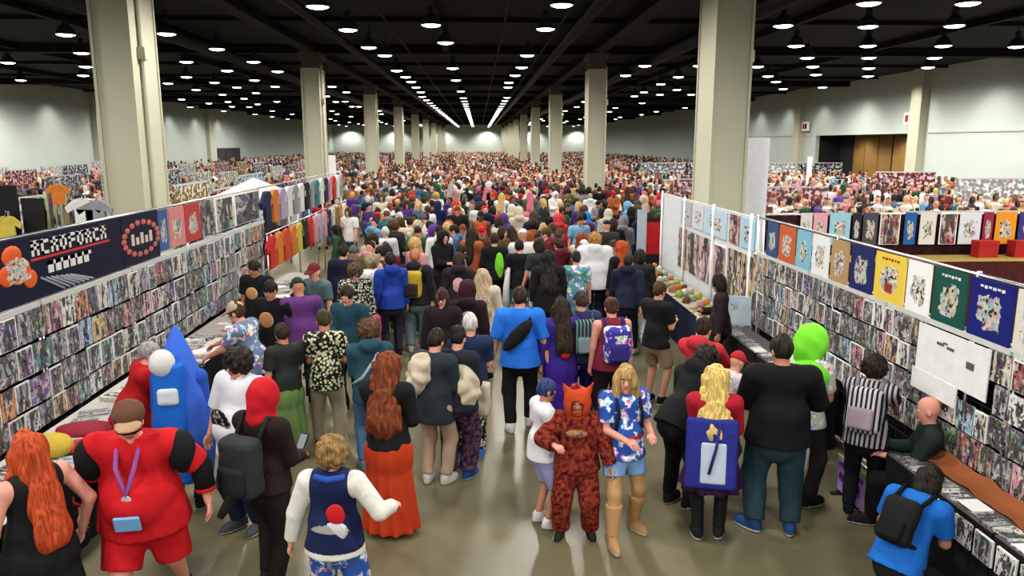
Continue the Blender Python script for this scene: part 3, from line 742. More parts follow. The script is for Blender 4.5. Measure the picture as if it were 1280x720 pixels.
w = bpy.data.worlds.new('world'); SC.world = w; w.use_nodes = True  # pale background added as fill, entering by the open end behind the camera
w.node_tree.nodes['Background'].inputs[0].default_value = (.9, .95, 1, 1); w.node_tree.nodes['Background'].inputs[1].default_value = .9
SC.view_settings.view_transform = 'Standard'; SC.view_settings.look = 'None'; SC.view_settings.exposure = -.33
for lk in ('Medium High Contrast', 'Standard - Medium High Contrast', 'High Contrast'):
    try: SC.view_settings.look = lk; print('look', lk); break
    except Exception as ex: print(ex)
SC.view_settings.gamma = 1.0
SC.cycles.use_denoising = True; SC.cycles.max_bounces = 5; SC.cycles.diffuse_bounces = 3; SC.cycles.glossy_bounces = 2; SC.cycles.transmission_bounces = 2
SC.cycles.sample_clamp_indirect = 3; SC.cycles.caustics_reflective = False; SC.cycles.caustics_refractive = False
# ------------------------------------------------------------------ display walls with art prints
XA, XB = -4.3, 4.15           # faces of the two display walls along the aisle
PAL = dict(teal=(.05, .22, .24), navy=(.02, .03, .1), crimson=(.35, .03, .04), cream=(.6, .55, .45), grey=(.25, .26, .28), black=(.02, .02, .022), orange=(.6, .2, .04), violet=(.15, .07, .3), skyblue=(.25, .45, .65), green=(.06, .2, .09), pink=(.6, .28, .33), brown=(.16, .09, .05), white=(.7, .7, .68), gold=(.5, .34, .08), rose=(.45, .15, .18), slate=(.09, .11, .15))
PK = list(PAL)
unit = MB().box(-.008, .008, -.5, .5, -.5, .5).data('sheet', [M['print']])
unitp = MB().box(-.008, .008, -.5, .5, -.5, .5).data('poster_sheet', [M['poster']])
def sheet(name, x, y, z, w_, h_, col, label, cat, group=None, me=unit, rz=0, kind=None):
    o = link(name, me, None, col, (x, y, z), rz); o.scale = (1, w_, h_); tag(o, label, cat, group, kind); return o
def grid_panel(x, y0, y1, zt, label, sd):
    mb = MB()
    for z in (.05, zt): mb.tube([(0, 0, z), (0, y1 - y0, z)], .014, 6)
    for y in (0.01, y1 - y0 - .01): mb.tube([(0, y, 0), (0, y, zt)], .016, 6)
    o = mb.build('gridwall', M['chrome'], None, True, None, (x, y0, 0)); tag(o, label, 'display panel', 'wire panels of the print walls')
    mb = MB(); n = int((y1 - y0) / .15)
    for i in range(1, n): mb.box(-.003, .003, (y1 - y0) * i / n - .003, (y1 - y0) * i / n + .003, .05, zt)
    for i in range(1, 14): mb.box(-.003, .003, 0, y1 - y0, zt * i / 14 - .003, zt * i / 14 + .003)
    mb.build('wire_grid', M['wire'], o)
    MB().box(sd * .012, sd * .04, 0, y1 - y0, zt - .03, zt + .02).build('top_rail', M['plain'], o, False, (.6, .6, .58))
def drape(x0, x1, y0, y1, zt, label, col=(.014, .014, .018)):
    """gathered curtain on a pipe between two uprights"""
    mb = MB(); L = math.hypot(x1 - x0, y1 - y0); n = max(6, int(L / .05)); ux, uy = (x1 - x0) / L, (y1 - y0) / L; v = []; f = []
    for i in range(n + 1):
        t = L * i / n; a = .018 * math.sin(t * 34) + .01 * math.sin(t * 13)
        for z, s in ((.02, 1.3), (zt, .7)): v.append((ux * t - uy * a * s, uy * t + ux * a * s, z))
    for i in range(n): f.append((2 * i, 2 * i + 2, 2 * i + 3, 2 * i + 1))
    mb.add(v, f); o = mb.build('drape_curtain', M['cloth'], None, True, col, (x0, y0, 0)); tag(o, label, 'curtain')
    mb = MB().tube([(0, 0, zt + .02), (ux * L, uy * L, zt + .02)], .02, 8)
    for t in (0, L): mb.tube([(ux * t, uy * t, 0), (ux * t, uy * t, zt + .05)], .02, 8); mb.box(ux * t - .18, ux * t + .18, uy * t - .18, uy * t + .18, 0, .012)
    mb.build('pipe_frame', M['chrome'], o, True)
def ys(u, v_, x): return float(at(u, v_, x=x)[1])
for i in range(5):
    y0 = 5.5 + i * 1.98; grid_panel(XA - .02, y0, y0 + 1.94, 1.97, f"{ordn(i + 1)} wire grid panel from near end of the print wall under the navy banner", 1)
for i in range(4):
    y0 = 3.7 + i * 1.85; grid_panel(XB + .02, y0, y0 + 1.82, 1.9, f"{ordn(i + 1)} wire grid panel from near end of the wall under the poster row", -1)
drape(XA - .15, XA - .15, 4.6, 15.4, 1.93, 'long black curtain standing behind the print wall under the navy banner')
drape(XB + .16, XB + .16, 3.2, 11.2, 1.86, 'long black curtain standing behind the print wall under the poster row')
def print_wall(x, y_start, y_end, rows, wr, where, skip=None, wpow=1):
    n = 0; rest = []
    for r, (z0, z1, rn) in enumerate(rows):
        y = y_start + random.uniform(0, .1); k = 0
        while y < y_end:
            w_ = random.uniform(*wr) * (1.35 if random.random() < .15 else 1); k += 1
            h_ = (z1 - z0) * random.uniform(.9, 1); zc = (z0 + z1) / 2 + random.uniform(-.01, .01)
            if not (skip and skip(y + w_ / 2, zc)):
                cn = random.choice(PK + ['grey', 'slate', 'black', 'cream', 'slate', 'brown', 'black', 'grey', 'navy']); 
                o = sheet('art_print', x, y + w_ / 2, zc, w_ - .015, h_, PAL[cn], f"{cn} art print in {rn} row, {ordn(k)} from near end, {where}", 'art print', 'art prints ' + where); n += 1
            y += w_
    return n
nL = print_wall(XA + .008, 5.7, 15.2, ((1.63, 1.95, 'top'), (1.31, 1.62, 'second'), (1.01, 1.30, 'third'), (.76, 1.0, 'bottom')), (.22, .3), 'below the navy banner')
wb = (ys(1240, 480, XB), ys(1150, 450, XB))
skip = lambda y, z: (wb[0] - .05 < y < wb[1] + .05 and z > 1.3)
nR = print_wall(XB - .008, 3.9, 11.1, ((1.61, 1.88, 'top'), (1.34, 1.60, 'second'), (1.07, 1.33, 'third'), (.80, 1.06, 'bottom')), (.17, .24), 'below the poster row', skip)
print('prints', nL, nR)
# white sign sheets on the near print wall
def board(name, x, y0, y1, z0, z1, label, cat, marks=()):
    o = MB().box(-.012, .0, y0 - y1, 0, z0 - z1, 0).build(name, M['plain'], None, False, (.8, .8, .8), (x, y1, z1)); tag(o, label, cat)
    if marks:
        mb = MB()
        for (yy, zz, a, b_) in marks: mb.box(-.016, -.0125, -yy - a, -yy + a, -zz - b_, -zz + b_)
        mb.build('marks', M['plain'], o, False, (.12, .12, .13))
    return o
board('sign_board', XB - .03, wb[0], wb[1], 1.42, 1.86, 'large blank white board with small dark marks on the print wall under the green poster', 'sign', [(.35, .12, .05, .012), (.5, .13, .05, .012), (.78, .2, .05, .03), (.42, .1, .03, .008)])
board('paper_sheet', XB - .045, wb[0] + .35, wb[1] + .02, 1.24, 1.43, 'narrow white paper sheet below the large blank white board', 'paper')
# poster row on top of the near wall
PR = [(1275, 1322, 'cream and grey', (.6, .58, .52)), (1215, 1274, 'deep navy', (.015, .02, .17)), (1168, 1213, 'dark green', (.015, .09, .07)), (1134, 1166, 'white', (.78, .78, .78)), (1093, 1133, 'yellow', (.72, .53, .09)), (1062, 1092, 'midnight blue', (.02, .03, .12)), (1037, 1060, 'tan', (.4, .27, .14)), (1013, 1035, 'pale white', (.7, .72, .72)), (993, 1012, 'light blue', (.2, .45, .55)), (971, 992, 'orange red', (.5, .12, .05)), (956, 970, 'dark blue', (.04, .09, .2))]
for i, (u0, u1, cn, c) in enumerate(PR):
    ya, yb = ys(u1, 360, XB), ys(u0, 360, XB)
    o = sheet('hanging_poster', XB - .01, (ya + yb) / 2, 2.155, yb - ya - .03, .5, c, f"{cn} framed poster in the row above the near print wall, {ordn(i + 1)} along", 'poster', 'posters above the near print wall', unitp)
    if cn in ('yellow', 'dark green', 'deep navy'):
        L = yb - ya; mb = MB()
        for q in range(6): mb.box(-.011, -.0085, -.3 + q * .1, -.3 + q * .1 + .07, .36 + (q % 2) * .015, .41)
        if cn == 'yellow': mb.box(-.011, -.0085, -.12, .12, -.28, -.1)
        mb.build('lettering', M['plain'], o, False, (.75, .75, .8) if cn != 'yellow' else (.35, .05, .03))
mb = MB().tube([(0, 3.2, 0), (0, 11.2, 0)], .018, 8)
o = mb.build('pipe_rail', M['chrome'], None, True, None, (XB + .02, 0, 2.42)); tag(o, 'upper metal pipe carrying the poster row above the near print wall', 'pipe')
for k, y in enumerate((3.4, ys(1215, 400, XB), 8.6, 11.15)):
    MB().tube([(0, y, -2.42), (0, y, .03)], .02, 8).build('upright', M['chrome'], o, True)
# prints hanging down over the table edge
# banners above the far print wall
XBn = XA - .03
def ban(u0, u1, v0, v1, name, col, label, cat='banner', mat='plain', z0=2.0, z1=2.62):
    a, b_ = ys(u0, v0, XBn), ys(u1, v1, XBn)
    mb = MB().box(-.01, .01, a, b_, z0, z1); o = mb.build(name, M[mat], None, False, col, (XBn, 0, 0)); tag(o, label, cat); return o, a, b_
o, a, b_ = ban(-60, 150, 340, 290, 'hanging_banner', (.012, .014, .04), 'long navy vendor banner with white block lettering underlined in red')
mb = MB(); L0, L1 = ys(37, 310, XBn), ys(133, 290, XBn); n = 9
for q in range(n):                                # blocky white letter forms that lean a little
    y = L0 + (L1 - L0) * q / n; w_ = (L1 - L0) / n * .78
    mb.box(.011, .016, y, y + w_ * .3, 2.42, 2.57)
    if q % 3 != 1: mb.box(.011, .016, y + w_ * .68, y + w_ * .98, 2.42, 2.57)
    for zz in ((2.53, 2.42) if q % 2 else (2.54, 2.48)): mb.box(.011, .016, y, y + w_ * .98, zz, zz + .032)
for q in range(6):
    y = L0 + .25 + (L1 - L0) * .55 * q / 6; mb.box(.011, .016, y, y + .1, 2.22, 2.34); mb.box(.011, .016, y, y + .16, 2.3, 2.34)
mb.build('lettering', M['plain'], o, False, (.75, .73, .7))
MB().box(.011, .017, L0 - .03, L1 + .03, 2.375, 2.4).build('underline', M['plain'], o, False, (.6, .05, .05))
mb = MB(); y = ys(14, 330, XBn)
for (dy, dz, ry, rz_) in ((0, .17, .16, .1), (.08, .02, .2, .13), (-.1, .0, .14, .1), (.25, -.08, .12, .09)): mb.ball((.012, y + dy, 2.3 + dz), (.012, ry, rz_), 12)
mb.build('orange_art', M['poster'], o, True, (.65, .12, .03))
mb = MB()
for q in range(7): mb.tube([(.014, L0 + .1 + q * .09, 2.2 - q * .01), (.014, L0 + .5 + q * .1, 2.02)], .012, 5)
mb.build('streaks', M['plain'], o, False, (.35, .38, .42))
o, a, b_ = ban(151, 196, 290, 275, 'hanging_banner', (.014, .016, .04), 'square dark banner with a red and cream ring emblem')
yc = (a + b_) / 2; mb = MB()
for q in range(18):
    w_ = q * 20 * D2R; mb.ball((.012, yc + .5 * math.cos(w_), 2.31 + .2 * math.sin(w_)), (.008, .075, .035), 6)
mb.build('ring_emblem', M['plain'], o, False, (.55, .16, .13))
mb = MB()
for q in range(5): mb.box(.011, .018, yc - .3 + q * .13, yc - .22 + q * .13, 2.24, 2.38 - (q % 2) * .05)
mb.build('lettering', M['plain'], o, False, (.7, .6, .5))
for i, (u0, u1, c, t, mt) in enumerate(((197, 209, (.06, .12, .3), 'blue and white vertical banner beside the ring emblem banner', 'poster'), (211, 230, (.6, .25, .25), 'pale pink banner with dark figures after the blue and white banner', 'poster'), (231, 250, (.45, .06, .06), 'red and white banner after the pale pink banner', 'poster'), (252, 268, (.05, .05, .06), 'dark patterned banner before the row of hanging garments', 'print'), (270, 292, (.3, .26, .16), 'olive and gold cloth banner before the row of hanging garments', 'print'), (294, 326, (.03, .04, .09), 'dark navy banner next to the row of hanging garments', 'print'))):
    me = unitp if mt == 'poster' else unit; a, b_ = ys(u0, 285, XBn), ys(u1, 270, XBn)
    sheet('hanging_banner', XBn, (a + b_) / 2, 2.33, b_ - a - .03, .56, c, t, 'banner', None, me)
o = MB().tube([(0, 4.6, 0), (0, 24.5, 0)], .018, 8).build('pipe_rail', M['chrome'], None, True, None, (XBn - .03, 0, 2.63)); tag(o, 'long metal pipe the navy banner and garments hang from', 'pipe')
for y in (4.7, 8.1, 11.5, 15.3, 18.5, 21.5, 24.4): MB().tube([(0, y, -2.63), (0, y, .02)], .02, 8).build('upright', M['chrome'], o, True)
# ------------------------------------------------------------------ tables
def table(x0, x1, y0, y1, h_, label, skirt_c, top_c, group=None, rz=0):
    cx, cy = (x0 + x1) / 2, (y0 + y1) / 2; a, b_ = (x1 - x0) / 2, (y1 - y0) / 2
    o = MB().box(-a, a, -b_, b_, h_ - .03, h_).build('display_table', M['plain'], None, False, top_c, (cx, cy, 0)); tag(o, label, 'table', group)
    P = []; per = [(-a, -b_), (a, -b_), (a, b_), (-a, b_)]
    v = []; f = []; n = 0
    for i in range(4):
        p, q = np.array(per[i]), np.array(per[(i + 1) % 4]); L = np.linalg.norm(q - p); nn = max(4, int(L / .08)); d = (q - p) / L; nr = np.array([d[1], -d[0]])
        for k in range(nn):
            t = k / nn; off = .006 + .012 * (k % 2)
            for z, s in ((.015, 1.2), (h_ - .001, .3)): v.append((*(p + (q - p) * t + nr * off * s), z))
    n = len(v) // 2
    for k in range(n): k2 = (k + 1) % n; f.append((2 * k, 2 * k2, 2 * k2 + 1, 2 * k + 1))
    MB().add(v, f).build('table_skirt', M['cloth'], o, False, skirt_c)
    for sx in (-1, 1):
        for sy in (-1, 1): MB().tube([(sx * (a - .06), sy * (b_ - .08), 0), (sx * (a - .06), sy * (b_ - .08), h_ - .03)], .018, 6).build('leg', M['chrome'], o, True)
    return o
TL0, TL1, TR0, TR1, TH = -4.22, -3.5, 3.66, 4.08, .75
for k in range(7):
    table(TL0, TL1, 3.4 + 1.86 * k, 5.23 + 1.86 * k, TH, f"{ordn(k + 1)} black-skirted table from near end in front of the wall with navy banner", BLK, (.5, .48, .46) if k < 4 else (.3, .27, .24))
for k, (ya, yb) in enumerate(((3.3, 4.85), (4.88, 6.3), (8.15, 9.6), (9.65, 11.1))):
    table(TR0, TR1, ya, yb, TH, f"{ordn(k + 1)} black-skirted table from near end under the poster wall", BLK, (.12, .11, .11))
for k in range(3):
    o = table(3.5, 4.08, 11.75 + 1.75 * k, 13.45 + 1.75 * k, TH, f"{ordn(k + 1)} navy-skirted merchandise table from its white end panel", NVY, (.55, .52, .4))
    if k == 0: MB().box(-.32, .32, -.9, -.87, .0, .76).build('white_end_panel', M['plain'], o, False, (.75, .76, .78))
# flat goods on the tables
flat = MB().box(-.5, .5, -.5, .5, 0, .012).data('flat_sheet', [M['print']])
def flat_item(name, x, y, z, a, b_, rz, col, label, cat, group, thick=1.):
    o = link(name, flat, None, col, (x, y, z), rz); o.scale = (a, b_, thick); tag(o, label, cat, group)
k = 0
for i in range(46):
    y = 4.6 + i * .235; x = random.choice((-3.66, -3.95)) + random.uniform(-.06, .06); cn = random.choice(['white', 'cream', 'white', 'white', 'grey', 'crimson', 'skyblue', 'black', 'pink'])
    k += 1; flat_item('print_stack', x, y, TH, random.uniform(.2, .3), random.uniform(.16, .22), random.uniform(-.5, .5), PAL[cn], f"{cn} paper print lying on the table below the navy banner, {ordn(k)} from near end", 'print', 'paper prints on the table below the navy banner', random.choice((1, 1, 2, 4)))
k = 0
for i in range(34):
    y = 3.75 + i * .215; cn = random.choice(['white', 'grey', 'white', 'cream', 'slate', 'black']); k += 1
    if 6.2 < y < 8.3: continue
    flat_item('print_stack', 3.77 + random.uniform(-.02, .02), y, TH, .17, .2, random.uniform(-.12, .12), PAL[cn], f"{cn} print along the front edge of the poster wall table, {ordn(k)} from near end", 'print', 'prints along the front of the poster wall table', random.choice((1, 1, 2)))
for i in range(9):   # brown cloth runner with prints at its back
    pass
v = []; f = []; n = 40
for i in range(n + 1):
    y = 3.6 + 2.65 * i / n
    for q, x in enumerate((3.9, 3.97, 4.04, 4.1)): v.append((x - 3.9 + .015 * math.sin(i * .9), y, TH + .006 + .018 * abs(math.sin(i * .8 + q)) + (.06 if q == 3 else 0)))
for i in range(n):
    for q in range(3): f.append((i * 4 + q, i * 4 + q + 1, i * 4 + q + 5, i * 4 + q + 4))
o = MB().add(v, f).build('cloth_runner', M['cloth'], None, True, (.3, .1, .035), (3.9, 0, 0)); tag(o, 'rust brown cloth runner along the back of the near poster wall table', 'cloth')
for i in range(8):
    y = 3.7 + i * .24; cn = ('white', 'grey', 'white', 'cream')[i % 4]
    sheet('hanging_print', TR0 - .03, y, .62, .2, .2, PAL[cn], f"{cn} print hung over the black table skirt edge, {ordn(i + 1)} from near end", 'print', 'prints hung over the black table skirt')
p = at(1064, 604, x=TR0 - .035)
o = MB().box(-.012, .012, -.28, .28, -.17, .17).build('sign_board', M['plain'], None, False, (.42, .27, .6), tuple(p)); tag(o, 'lilac sign with scrawled lettering standing at the end of the black-skirted table', 'sign')
MB().box(-.016, .014, -.3, -.28, -.18, .18).box(-.016, .014, .28, .3, -.18, .18).box(-.016, .014, -.3, .3, .17, .19).build('frame', M['plain'], o, False, (.3, .36, .16))
MB().box(-.01, .01, -.25, -.22, -p[2], -.16).box(-.01, .01, .22, .25, -p[2], -.16).box(-.08, .08, -.26, -.21, -p[2], -p[2] + .02).box(-.08, .08, .21, .26, -p[2], -p[2] + .02).build('feet', M['black'], o)
mb = MB()
for q in range(7):
    y = -.2 + q * .06; mb.tube([(-.016, y, -.06), (-.016, y + .02, .04), (-.016, y + .04, -.04), (-.016, y + .05, .02)], .007, 4)
for q in range(9): mb.box(-.0165, -.013, -.24 + q * .055, -.205 + q * .055, .09, .14)
mb.build('lettering', M['plain'], o, False, (.12, .05, .2))
# bits on the near tables
def blob(name, c, r, col, label, cat, mat='cloth', wob=.012, group=None):
    c = np.array(c, float); F = Field(-np.array(r) - .1, np.array(r) + .1, max(.012, max(r) / 22)); F.ell((0, 0, 0), r, 0).wob(wob, 2.2 / max(r), len(label) * .3); F.cut((0, 0, -r[2] * .55), (0, 0, -1))
    o = link(name, to_mesh(name, F.mesh(), [M[mat]]), None, col, (c[0], c[1], c[2] + r[2] * .55)); tag(o, label, cat, group); return o
p = at(62, 556, z=.85); blob('cloth_pouch', (min(p[0], -3.75), p[1], TH + .01), (.2, .16, .13), (.55, .4, .06), 'crumpled mustard yellow pouch on the table behind the red-haired woman', 'pouch')
p = at(112, 535, z=.8); blob('folded_cloth', (min(p[0], -3.8), p[1], TH + .01), (.26, .18, .06), (.3, .03, .05), 'crumpled dark red cloth among papers on the table', 'cloth')
p = at(128, 548, z=.8); blob('folded_cloth', (min(p[0], -3.62), p[1] - .15, TH + .01), (.16, .14, .05), (.5, .03, .04), 'bright red folded cloth at the front of the papered table', 'cloth')
GC = ['yellow', 'lime', 'white', 'cream', 'pink', 'orange', 'brown', 'mint']; GV = dict(yellow=(.6, .5, .1), lime=(.35, .5, .1), white=(.7, .7, .68), cream=(.6, .55, .4), pink=(.6, .25, .3), orange=(.6, .25, .05), brown=(.2, .1, .05), mint=(.3, .5, .38))
for i in range(30):
    y = 11.9 + i * .165; cn = GC[i % 8]
    blob('plush_toy', (3.62 + (i % 3) * .15, y, TH), (.07, .08, random.uniform(.06, .1)), GV[cn], f"{cn} plush toy on the navy-skirted table, {ordn(i + 1)} from the white end panel", 'plush toy', 'cloth', .01, 'plush toys on the navy-skirted table')
# white booth wall behind the navy-skirted tables
o = MB().box(0, .04, 11.3, 17.0, 0, 2.4).build('booth_wall', M['plain'], None, False, (.68, .7, .72), (XB, 0, 0)); tag(o, 'white booth wall behind the navy-skirted merchandise tables', 'booth wall')
for y in (11.32, 13.2, 15.1, 16.98): MB().tube([(-.03, y, 0), (-.03, y, 2.45)], .025, 8).build('post', M['white'], o, True)
for i, (u0, u1, z0, z1, cn, c) in enumerate(((927, 945, 1.9, 2.36, 'pale sky blue', (.35, .55, .7)), (912, 925, 1.9, 2.36, 'plain red', (.4, .03, .03)), (881, 909, 1.9, 2.36, 'icy blue', (.45, .6, .7)), (866, 879, 1.9, 2.36, 'white and black', (.6, .62, .65)), (851, 864, 1.9, 2.36, 'grey lined', (.4, .42, .46)), (930, 950, 1.0, 1.8, 'orange and yellow', (.55, .3, .1)), (912, 929, 1.0, 1.8, 'cream and brown', (.5, .35, .2)), (893, 911, 1.0, 1.8, 'rose', (.5, .2, .18)), (876, 892, 1.0, 1.8, 'pink and white', (.6, .35, .35)), (860, 875, 1.0, 1.8, 'pale salmon', (.6, .4, .33)), (849, 859, 1.0, 1.8, 'red and brown', (.35, .1, .06)))):
    a, b_ = ys(u1, 300, XB), ys(u0, 300, XB)
    sheet('hanging_poster', XB - .012, (a + b_) / 2, (z0 + z1) / 2, b_ - a - .04, z1 - z0, c, f"{cn} poster on the white booth wall, {'upper' if z0 > 1.5 else 'lower'} row", 'poster', 'posters on the white booth wall', unitp if i != 1 and z0 > 1.5 else unit)
p = at(918, 405, z=.75)
o = MB().box(-.02, .02, -.3, .3, 0, .45).build('display_card', M['plain'], None, False, (.55, .65, .72), (3.88, p[1], TH), 1.1); tag(o, 'pale blue display card standing on the merchandise table', 'display card')
MB().box(-.022, .022, -.12, .05, .2, .38).build('picture', M['poster'], o, False, (.4, .55, .7))
p = at(945, 388, z=1.); blob('gift_box', (3.92, p[1] + .3, TH), (.12, .16, .18), (.5, .03, .04), 'red box on the merchandise table by the white booth wall', 'box', 'plain', .002)
# end of that booth: standing banners that face the camera
for i, (u0, u1, v0, v1, c, t) in enumerate(((797, 806, 262, 352, (.55, .62, .7), 'narrow pale blue standing panel at the end of the navy-skirted tables'), (808, 826, 272, 350, (.03, .02, .02), 'black standing banner with a red garment picture beyond the tables'), (827, 844, 272, 350, (.65, .5, .12), 'yellow and red standing banner beyond the navy-skirted tables'), (845, 856, 285, 352, (.12, .05, .04), 'dark brown standing banner beside the yellow and red banner'))):
    Y = 17.4 + .1 * i; a, b_ = at(u0, v0, y=Y), at(u1, v1, y=Y); w_ = b_[0] - a[0]
    mb = MB().box(-w_ / 2, w_ / 2, -.01, .01, .05, a[2]); o = mb.build('standing_banner', M['plain'], None, False, c, ((a[0] + b_[0]) / 2, Y, 0)); tag(o, t, 'banner')
    MB().box(-w_ / 2, w_ / 2, -.12, .12, 0, .06).build('base', M['chrome'], o)
    if i in (1, 2):
        h0 = .95 if i == 1 else .9; MB().box(-w_ * .45, w_ * .45, -.02, -.011, h0, h0 + .75).build('picture', M['plain' if i == 1 else 'poster'], o, False, (.5, .02, .03) if i == 1 else (.6, .08, .06))
# ------------------------------------------------------------------ hanging garments
def shirt_mesh():
    pts = [(-.2, -.62), (.2, -.62), (.21, -.2), (.36, -.3), (.42, -.17), (.2, .02), (.08, .05), (0, .02), (-.08, .05), (-.2, .02), (-.42, -.17), (-.36, -.3), (-.21, -.2)]
    v = [(-.03 - (.02 if abs(y) < .1 else 0), y, z) for y, z in pts] + [(.03 + (.02 if abs(y) < .1 else 0), y, z) for y, z in pts]; n = len(pts)
    f = [tuple(range(n - 1, -1, -1)), tuple(range(n, 2 * n))] + [(i, (i + 1) % n, n + (i + 1) % n, n + i) for i in range(n)]
    return MB().add(v, f).data('hanging_shirt', [M['cloth']])
gm = shirt_mesh(); gh = MB().tube([(0, 0, .1), (0, .03, .08), (0, 0, .04), (0, -.17, -.01), (0, .17, -.01), (0, 0, .04)], .008, 5).data('hanger', [M['chrome']])
GCOL = dict(navy=(.02, .03, .08), orange=(.6, .2, .04), white=(.7, .69, .67), grey=(.3, .3, .32), lilac=(.4, .36, .5), pink=(.6, .3, .35), red=(.5, .03, .03), scarlet=(.55, .08, .04), yellow=(.6, .48, .1), black=(.02, .02, .02), teal=(.05, .2, .22), olive=(.18, .18, .06), cream=(.6, .54, .42))
def garment(x, y, z, cn, label, group, rz=0, s=1.):
    o = link('hanging_shirt', gm, None, GCOL[cn], (x, y, z), rz); o.scale = (s, s, s); tag(o, label, 'garment', group); link('hanger', gh, o)
UP = ['navy', 'orange', 'lilac', 'white', 'grey', 'white', 'black', 'grey', 'teal', 'white', 'navy', 'pink', 'red', 'white', 'grey']
for i, cn in enumerate(UP): garment(XBn + .05, 15.6 + i * .6, 2.5, cn, f"{cn} shirt on the upper rail past the print wall, {ordn(i + 1)} along", 'shirts on the upper rail past the print wall')
LO = ['red', 'orange', 'scarlet', 'orange', 'yellow', 'black', 'red', 'pink', 'lilac', 'pink', 'navy', 'cream', 'olive', 'orange', 'white']
for i, cn in enumerate(LO): garment(XBn + .12, 15.5 + i * .6, 1.62, cn, f"{cn} shirt on the lower rail past the print wall, {ordn(i + 1)} along", 'shirts on the lower rail past the print wall')
o = MB().tube([(0, 15.2, 0), (0, 24.5, 0)], .018, 8).build('pipe_rail', M['chrome'], None, True, None, (XBn + .1, 0, 1.72)); tag(o, 'lower garment rail past the end of the print wall', 'rail')
for y in (15.25, 20, 24.4): MB().tube([(0, y, -1.72), (0, y, .02)], .02, 8).build('upright', M['chrome'], o, True)
# ------------------------------------------------------------------ second row of stalls behind the poster wall (posters face the camera)
YC = 12.0
CR = [(1000, 1015, 'pale grey', (.6, .6, .62)), (1016, 1034, 'white and pink', (.7, .35, .42)), (1036, 1063, 'sky blue', (.3, .55, .68)), (1065, 1076, 'black', (.03, .03, .05)), (1078, 1097, 'dark figure', (.08, .08, .1)), (1099, 1125, 'crimson', (.35, .02, .04)), (1130, 1145, 'royal blue', (.03, .12, .35)), (1149, 1170, 'white striped', (.65, .63, .6)), (1174, 1196, 'bright red', (.5, .03, .05)), (1198, 1226, 'white with blue disc', (.62, .66, .72)), (1228, 1241, 'red and blue', (.3, .03, .08)), (1243, 1270, 'orange', (.72, .3, .03)), (1272, 1300, 'indigo', (.06, .05, .2))]
a, b_ = at(1000, 300, y=YC), at(1300, 262, y=YC)
drape(4.6, b_[0] + .2, YC + .06, YC + .06, 2.35, 'dark curtain behind the pennant posters of the stall facing the camera', (.05, .015, .02))
for i, (u0, u1, cn, c) in enumerate(CR):
    p0, p1 = at(u0, 285, y=YC), at(u1, 285, y=YC); w_ = p1[0] - p0[0]
    o = sheet('hanging_poster', (p0[0] + p1[0]) / 2, YC, 2.14, w_ * .95, .52, c, f"{cn} poster hung on the stall behind the poster wall", 'poster', 'posters on the stall behind the poster wall', unitp if i not in (5, 8) else unit, -math.pi / 2)
    if cn == 'white with blue disc': MB().lathe([(.001, 0), (.34, 0), (.34, .012), (.001, .012)], n=24).build('disc', M['plain'], o, False, (.04, .18, .5)); ch = o.children[0]; ch.rotation_euler = (0, -math.pi / 2, 0); ch.location = (-.009, 0, -.05)
for i, u in enumerate((1231, 1276)):
    p = at(u, 311, y=YC - .3); o = MB().box(-.16, .16, -.1, .1, 0, .26).box(-.165, .165, -.105, .105, .2, .265).build('storage_box', M['plain'], None, False, (.45, .03, .03), (p[0], YC - .3, p[2] - .13)); tag(o, ('red box under the orange poster' if i else 'red box under the red and blue poster') + ' of the stall behind', 'box')
p = at(1250, 318, y=YC - .3); table(4.7, b_[0], YC - .75, YC - .05, float(max(.8, at(1231, 311, y=YC - .3)[2] - .13)), 'dark red-skirted counter under the pennant posters behind the poster wall', (.1, .02, .02), (.4, .3, .08))
p0 = at(930, 260, y=17.3); p1 = at(957, 260, y=17.3)
o = MB().box(0, p1[0] - p0[0], -.03, .03, 0, float(at(940, 172, y=17.3)[2])).build('white_screen', M['plain'], None, False, (.75, .76, .79), (p0[0], 17.3, 0)); tag(o, 'tall blank white screen beside the big pillar', 'screen')
MB().box(-.05, p1[0] - p0[0] + .05, -.3, .3, 0, .05).build('foot', M['chrome'], o)
